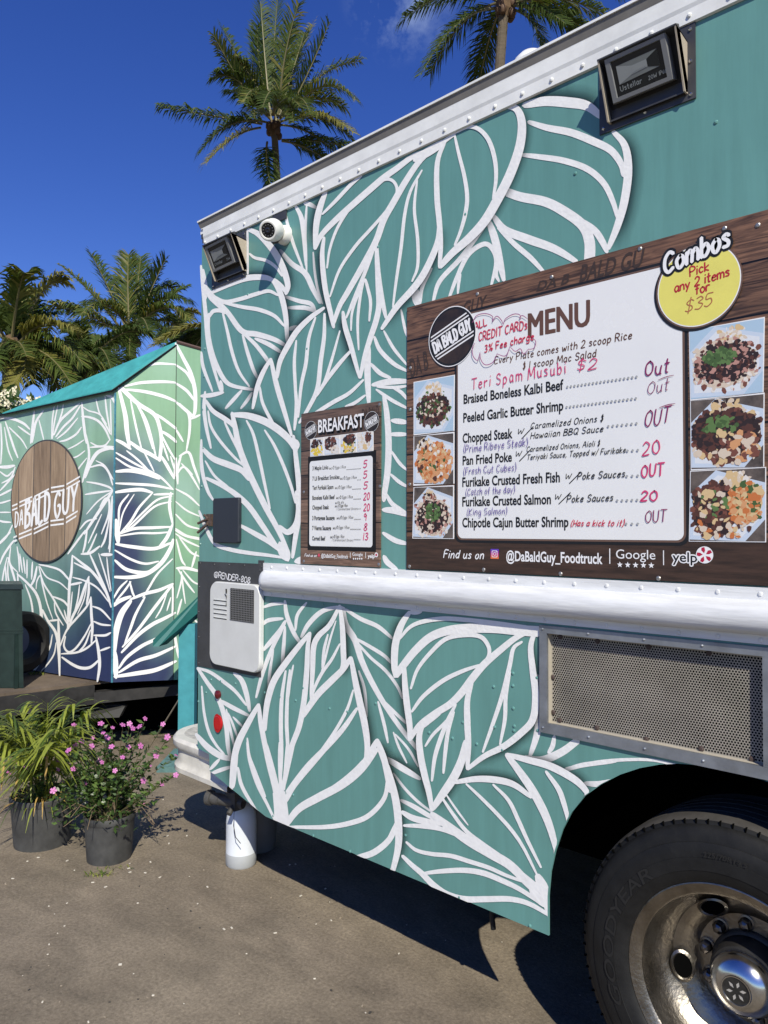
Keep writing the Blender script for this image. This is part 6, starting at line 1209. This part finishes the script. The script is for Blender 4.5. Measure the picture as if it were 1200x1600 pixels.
# ------------------------------------------------------------------ coconut palms
PM = [mat('coconut_leaf_dark', (0.046, 0.072, 0.015), 0.55, spec=.2, noise=.25, nscale=2, trans=.25), mat('coconut_leaf', (0.074, 0.104, 0.021), 0.5, spec=.25, noise=.25, nscale=2, trans=.25), mat('coconut_leaf_yellow', (0.19, 0.18, 0.042), 0.5, noise=.3, nscale=2, trans=.25), mat('frond_rib', (0.16, 0.14, 0.06), 0.5), mat('dead_leaf', (0.20, 0.14, 0.075), 0.7, noise=.3, nscale=2)]  # mostly the dark green is used, carrying the crowns' shaded silhouettes in colour
M['trunk'] = mat('ringed_trunk', (0.11, 0.088, 0.065), 0.9, noise=.3, nscale=3, stretch=(1, 1, 6), bump=.8, bscale=6)
def frond(par, base, ctrl, tip, ll, m, hang=.9, n=80, w=.050):
    mb = MB(); K = 20; pts = [base.lerp(ctrl, t_).lerp(ctrl.lerp(tip, t_), t_) for t_ in [i/K for i in range(K+1)]]
    mb.tube(pts, [.05*(1-.9*i/K)*ll/1.1 for i in range(K+1)], 3, 5)
    if rnd.random() < .5: w *= 1.15
    roll = rnd.uniform(-.5, .5)
    for i in range(n):
        f = .14+.86*i/n; k = min(K-1, int(f*K)); p = pts[k].lerp(pts[k+1], f*K-k); tg = (pts[k+1]-pts[k]).normalized(); sd = tg.cross(up)
        sd = sd.normalized() if sd.length > .15 else RGT0.copy(); ob = sd.cross(tg).normalized(); L_ = ll*(.35+.65*math.sin(math.pi*min(1, .12+f*.80)))*rnd.uniform(.72, 1.15)
        if rnd.random() < .05: continue
        for s_ in (-1, 1):
            d = (sd*math.cos(roll*s_)*s_*.75+ob*(.30+roll*s_*.3)+tg*rnd.uniform(.55, 1.15)+Vector((rnd.gauss(0, .10), rnd.gauss(0, .10), rnd.gauss(0, .09)))).normalized(); hg = hang*rnd.uniform(.75, 1.35); e = p+d*L_*.5-up*L_*.07*hg; t3 = p+d*L_*max(.3, .97-.20*hg)-up*L_*.36*hg
            wv = tg*w*.5; mm = m if rnd.random() < .8 else (m+1 if m < 2 else m); a = mb.vert(p-wv); b = mb.vert(p+wv); c1 = mb.vert(e-wv*.9); c2 = mb.vert(e+wv*.9); tt = mb.vert(t3); mb.face((a, b, c2, c1), mm); mb.face((c1, c2, tt), mm)
    return mb.build('frond', PM, par)
def palm(label, base_px, depth, S_, fl, trunk_px, tw, spread=1.6, filler=0, ll=1.0, coco=True, grp='coconut palms behind the truck and kiosk'):
    def Pp(x, y, dz=0): return at(S_[0]+x/S_[2], S_[1]+y/S_[2], depth+dz)
    c_ = Pp(*base_px); foot = Vector((c_.x, c_.y, 0)) if trunk_px is None else None
    tb = Pp(*trunk_px); dirv = (tb-c_)
    ft = c_+dirv*(c_.z/max(.1, c_.z-tb.z)); ft.z = 0
    root = thing('coconut_palm', label, 'palm tree', ft, grp)
    mb = MB(); mb.tube([ft.lerp(c_, i/14)+Vector((0, 0, 0)) for i in range(15)], [tw*1.5 if i == 0 else tw*(1.1-.25*i/14) for i in range(15)], 0, 12); mb.ball(c_-up*.15, tw*1.25, 1, 10, (1, 1, 2.0)); mb.build('trunk', ['trunk', mat('fibre_brown', (0.12, 0.075, 0.04), .9, noise=.4, nscale=4) if 'fibre_brown' not in bpy.data.materials else bpy.data.materials['fibre_brown']], root)
    for it in fl:
        (bx, by), (cx, cy), (tx, ty), m = it[:4]; dzt = it[4] if len(it) > 4 else rnd.uniform(-spread, spread); hg = it[5] if len(it) > 5 else .9
        frond(root, Pp(bx, by), Pp(cx, cy, dzt*.5), Pp(tx, ty, dzt), ll, m, hg)
    for i in range(filler):
        a = rnd.uniform(0, 6.28); el_ = rnd.uniform(-.3, 1.1); L_ = 3.3*ll; d = RGT0*math.cos(a)*math.cos(el_)+_w0*math.sin(a)*math.cos(el_)+up*math.sin(el_); frond(root, c_, c_+d*L_*.55+up*.5, c_+d*L_*.9-up*L_*.35*math.cos(el_), ll, rnd.choice((0, 0, 1, 1, 2)))
    if coco:
        for i in range(9): mb = MB(); a = rnd.uniform(0, 6.28); mb.ball(c_+RGT0*math.cos(a)*tw*1.35+_w0*math.sin(a)*tw*1.35-up*rnd.uniform(.05, .45), .12, 0, 10, (1, 1, 1.2)); mb.build('coconut', mat('coconut_husk', (0.10, 0.055, 0.03), .7) if 'coconut_husk' not in bpy.data.materials else bpy.data.materials['coconut_husk'], root, True)
palm('tall coconut palm rising alone over the middle of the truck roof', (660, 650), 26, (230, 0, 3.333),
 [((600, 645), (320, 600), (65, 555), 0, -1, 1.1), ((590, 665), (450, 680), (312, 845), 2, -2, .9), ((600, 600), (470, 420), (345, 180), 1, -1, .7), ((610, 590), (520, 380), (390, 140), 0, 1, .6), ((640, 590), (610, 300), (590, 5), 0, 1, .5), ((660, 580), (650, 280), (680, -5), 0, 2, .5), ((690, 590), (690, 320), (790, 15), 1, -1, .5), ((700, 600), (740, 380), (865, 120), 2, 2, .6), ((720, 600), (830, 420), (950, 115), 0, 0, .6), ((720, 610), (880, 340), (1115, 315), 1, 1, .9), ((720, 620), (930, 330), (1080, 520), 1, -2, 1.0), ((740, 640), (900, 540), (1072, 690), 2, -2, 1.0), ((700, 730), (900, 720), (1085, 775), 0, 1, 1.0), ((700, 735), (830, 750), (955, 850), 0, 0, 1.0), ((625, 740), (610, 830), (645, 985), 0, -1, .6), ((650, 600), (560, 330), (575, 130), 0, 1, .5), ((690, 600), (780, 300), (820, 170), 0, 1, .5), ((640, 610), (500, 470), (440, 470), 0, -2, 1.0), ((660, 600), (640, 330), (650, 200), 0, 3, .4), ((690, 610), (760, 480), (760, 640), 0, -3, 1.0), ((640, 620), (540, 520), (560, 620), 1, -3, 1.0), ((640, 610), (560, 370), (500, 540), 1, -3, 1.0), ((700, 600), (800, 420), (850, 600), 0, -3, 1.0), ((660, 600), (660, 380), (600, 560), 0, -3.5, 1.0), ((680, 600), (760, 330), (740, 120), 0, 2.5, .5), ((650, 600), (720, 450), (800, 560), 1, -3, .9), ((640, 600), (590, 420), (560, 180), 0, 2, .5)],
 (672, 850), .135, filler=9, ll=.95)
palm('coconut palm at the top edge, only its lower crown and trunk in the photo', (565, 5), 22, (600, 0, 3.0),
 [((540, 10), (330, -110), (95, 85), 0, -1, 1.1), ((525, 38), (330, 40), (175, 350), 0, -1.5, 1.0), ((600, 45), (700, 60), (745, 220), 1, -1, 1.1), ((605, 25), (790, 50), (950, 135), 0, 0, 1.1), ((605, 20), (840, -60), (1075, 90), 1, -1.5, 1.0), ((600, 0), (880, -220), (1100, -30), 1, 0, 1.0), ((540, 0), (300, -260), (60, -60), 0, 1, 1.0), ((560, -10), (540, -300), (480, -520), 0, 1, .6), ((570, -10), (650, -320), (760, -480), 1, 1, .6), ((550, 0), (420, -280), (260, -330), 0, 1, .7), ((590, 0), (720, -150), (830, -40), 0, -2, 1.0), ((600, 30), (720, 0), (850, 110), 0, -2, 1.2)],
 (540, 345), .17, filler=7, ll=.95)
palm('dark green coconut palm showing over the kiosk roof', (745, 500), 24, (0, 380, 3.636),
 [((700, 510), (560, 300), (360, 140), 1, 0, .7), ((720, 490), (620, 260), (520, 60), 0, 1, .5), ((735, 480), (720, 260), (730, 65), 1, 0, .5), ((755, 480), (780, 260), (800, 75), 0, 1.5, .5), ((770, 490), (850, 270), (940, 90), 0, 0, .5), ((780, 500), (890, 230), (1060, 330), 0, -1, 1.0), ((780, 510), (920, 330), (1050, 250), 0, 1, .8), ((700, 520), (500, 380), (300, 350), 1, -1, 1.0), ((720, 520), (560, 560), (470, 690), 0, -1, 1.0), ((780, 520), (930, 420), (1010, 560), 0, -1.5, 1.0), ((720, 530), (700, 380), (640, 600), 0, -2.5, 1.0), ((770, 520), (800, 330), (850, 520), 0, -3, 1.0), ((740, 500), (690, 250), (640, 200), 0, 2, .6), ((740, 500), (860, 300), (900, 260), 0, 2, .6), ((720, 540), (640, 570), (575, 640), 2, -1.5, .9), ((700, 520), (560, 420), (430, 470), 0, 2, .9), ((745, 520), (740, 420), (735, 640), 0, -2, 1.0)],
 (745, 760), .18, filler=5, ll=.95)
palm('broad arching coconut palm at the left edge with pale sunlit fronds', (60, 600), 17, (0, 380, 3.636),
 [((80, 590), (60, 420), (110, 290), 0, 0, .6), ((90, 590), (250, 380), (420, 490), 2, -1, 1.0), ((100, 600), (330, 450), (470, 690), 1, -1, 1.0), ((100, 600), (280, 560), (420, 830), 1, -1.5, .9), ((80, 610), (230, 600), (50, 830), 2, -2, .8), ((60, 590), (20, 450), (-60, 330), 0, 0, .6), ((80, 600), (200, 470), (190, 340), 0, 1, .7), ((60, 610), (-60, 560), (-150, 760), 0, -1, 1.0), ((80, 600), (260, 520), (330, 720), 0, 0, 1.0), ((60, 600), (0, 500), (-40, 720), 0, -2, 1.0), ((90, 610), (180, 560), (190, 800), 0, -1, 1.0), ((80, 600), (150, 420), (310, 400), 0, 1.5, .8), ((60, 600), (100, 500), (150, 640), 1, -2, .9), ((70, 600), (300, 640), (540, 700), 0, 1, 1.0), ((70, 600), (280, 600), (440, 560), 0, 1.5, .9)],
 (60, 900), .2, filler=8, ll=.8)
palm('low dense palm behind the kiosk between the two larger crowns', (480, 700), 20, (0, 380, 3.636),
 [((480, 690), (380, 600), (300, 760), 0, -1, 1.0), ((480, 690), (560, 560), (650, 700), 0, -1, 1.0), ((480, 690), (470, 540), (420, 560), 0, 1, .8), ((480, 690), (560, 480), (640, 560), 0, 1, .8), ((480, 690), (400, 560), (420, 800), 0, -1, 1.0), ((490, 690), (600, 680), (640, 760), 1, -1, 1.0), ((480, 690), (520, 620), (560, 780), 0, -1, 1.0), ((480, 690), (380, 560), (330, 620), 0, 1, .8)],
 (480, 900), .18, filler=8, ll=.8)
palm('small distant palm between the kiosk peak and the truck corner', (1010, 500), 34, (0, 380, 3.636),
 [((1010, 500), (1050, 380), (1110, 390), 2, 0, .9), ((1010, 500), (1000, 400), (960, 440), 0, 0, .9), ((1010, 500), (1010, 420), (1030, 380), 1, 0, .8), ((1010, 500), (1060, 450), (1090, 520), 0, 0, 1.0), ((1010, 500), (950, 470), (900, 540), 0, 0, 1.0), ((1010, 500), (960, 400), (930, 380), 0, 0, .8)],
 (1010, 700), .18, filler=4, ll=.8)
palm('palm half hidden by the truck corner with one long yellowish frond', (1200, 470), 18, (0, 380, 3.636),
 [((1190, 470), (1080, 450), (880, 580), 2, -1, .5), ((1190, 480), (1100, 520), (960, 590), 0, 0, 1.0), ((1200, 480), (1120, 480), (1060, 600), 0, 1, 1.0), ((1200, 470), (1300, 380), (1400, 480), 0, 0, 1.0), ((1200, 480), (1120, 540), (1090, 640), 0, 0, 1.0)],
 (1200, 800), .18, filler=0, ll=.7, coco=False)
# flowering shrub behind the kiosk roof
bc = at(25, 648, 8.5); sh = thing('flowering_shrub', 'leafy shrub with small white blossoms above the kiosk eave at the left edge', 'shrub', Vector((bc.x, bc.y, 0))); mb = MB()
mb.tube([Vector((bc.x, bc.y, 0)), bc-up*.5], [.08, .05], 2, 8)
for i in range(9): a = at(rnd.uniform(-70, 95), rnd.uniform(625, 660), 8.5+rnd.uniform(-.4, .5)); mb.tube([bc-up*.6, a], [.03, .012], 2, 5)
mb.build('branches', [VM[0], VM[1], 'trunk'], sh)
mb = MB()
for i in range(1500):
    x = rnd.uniform(-80, 98); y = 650-rnd.random()*(46 if x < 25 else 26 if x < 60 else 20)*(1 if rnd.random() < .85 else 1.15)+rnd.uniform(0, 40); leafq(mb, at(x, y, 8.5+rnd.gauss(0, .3)), Vector((rnd.uniform(-1, 1), rnd.uniform(-1, 1), rnd.uniform(-.3, 1))), rnd.uniform(.07, .15), rnd.choice((0, 0, 1)))
mb.build('foliage', VM, sh)
mb = MB()
for i in range(90):
    x = rnd.uniform(-40, 84); y = 648-rnd.random()*(40 if x < 25 else 24); p = at(x, y, 8.2+rnd.gauss(0, .12))
    for k in range(4): q = R(90*k+rnd.uniform(0, 40)); mb.poly([p, p+RGT0*.03*math.cos(q)+up*.03*math.sin(q), p+RGT0*.045*math.cos(q+.5)+up*.045*math.sin(q+.5), p+RGT0*.03*math.cos(q+1)+up*.03*math.sin(q+1)-_w0*.01], 0)
mb.build('blossoms', mat('cream_blossom', (0.72, 0.66, 0.48), .6), sh)
# added dark leafy backdrop far behind so that the gap between trailer and truck does not look onto bare ground
hc_ = at(200, 1000, 10.5); hd_ = thing('leafy_backdrop', 'added dark leafy backdrop low behind the trailer, filling the gap by the post', 'leafy_backdrop', Vector((hc_.x, hc_.y, 0))); mb = MB()
for i in range(2600):
    p = hc_+RGT0*rnd.uniform(-3.5, 3.2)+_w0*rnd.gauss(0, .25); p.z = rnd.random()**.8*1.9; leafq(mb, p, Vector((rnd.uniform(-1, 1), rnd.uniform(-1, 1), rnd.uniform(-.3, 1))), rnd.uniform(.12, .25), rnd.choice((0, 0, 1)))
mb.build('backdrop_leaves', VM, hd_)
mb = MB()
for i in range(14): p = hc_+RGT0*(-3.3+.48*i); mb.tube([Vector((p.x, p.y, 0)), Vector((p.x, p.y, 1.2))], .02, 0, 5)
mb.build('backdrop_stems', 'trunk', hd_)
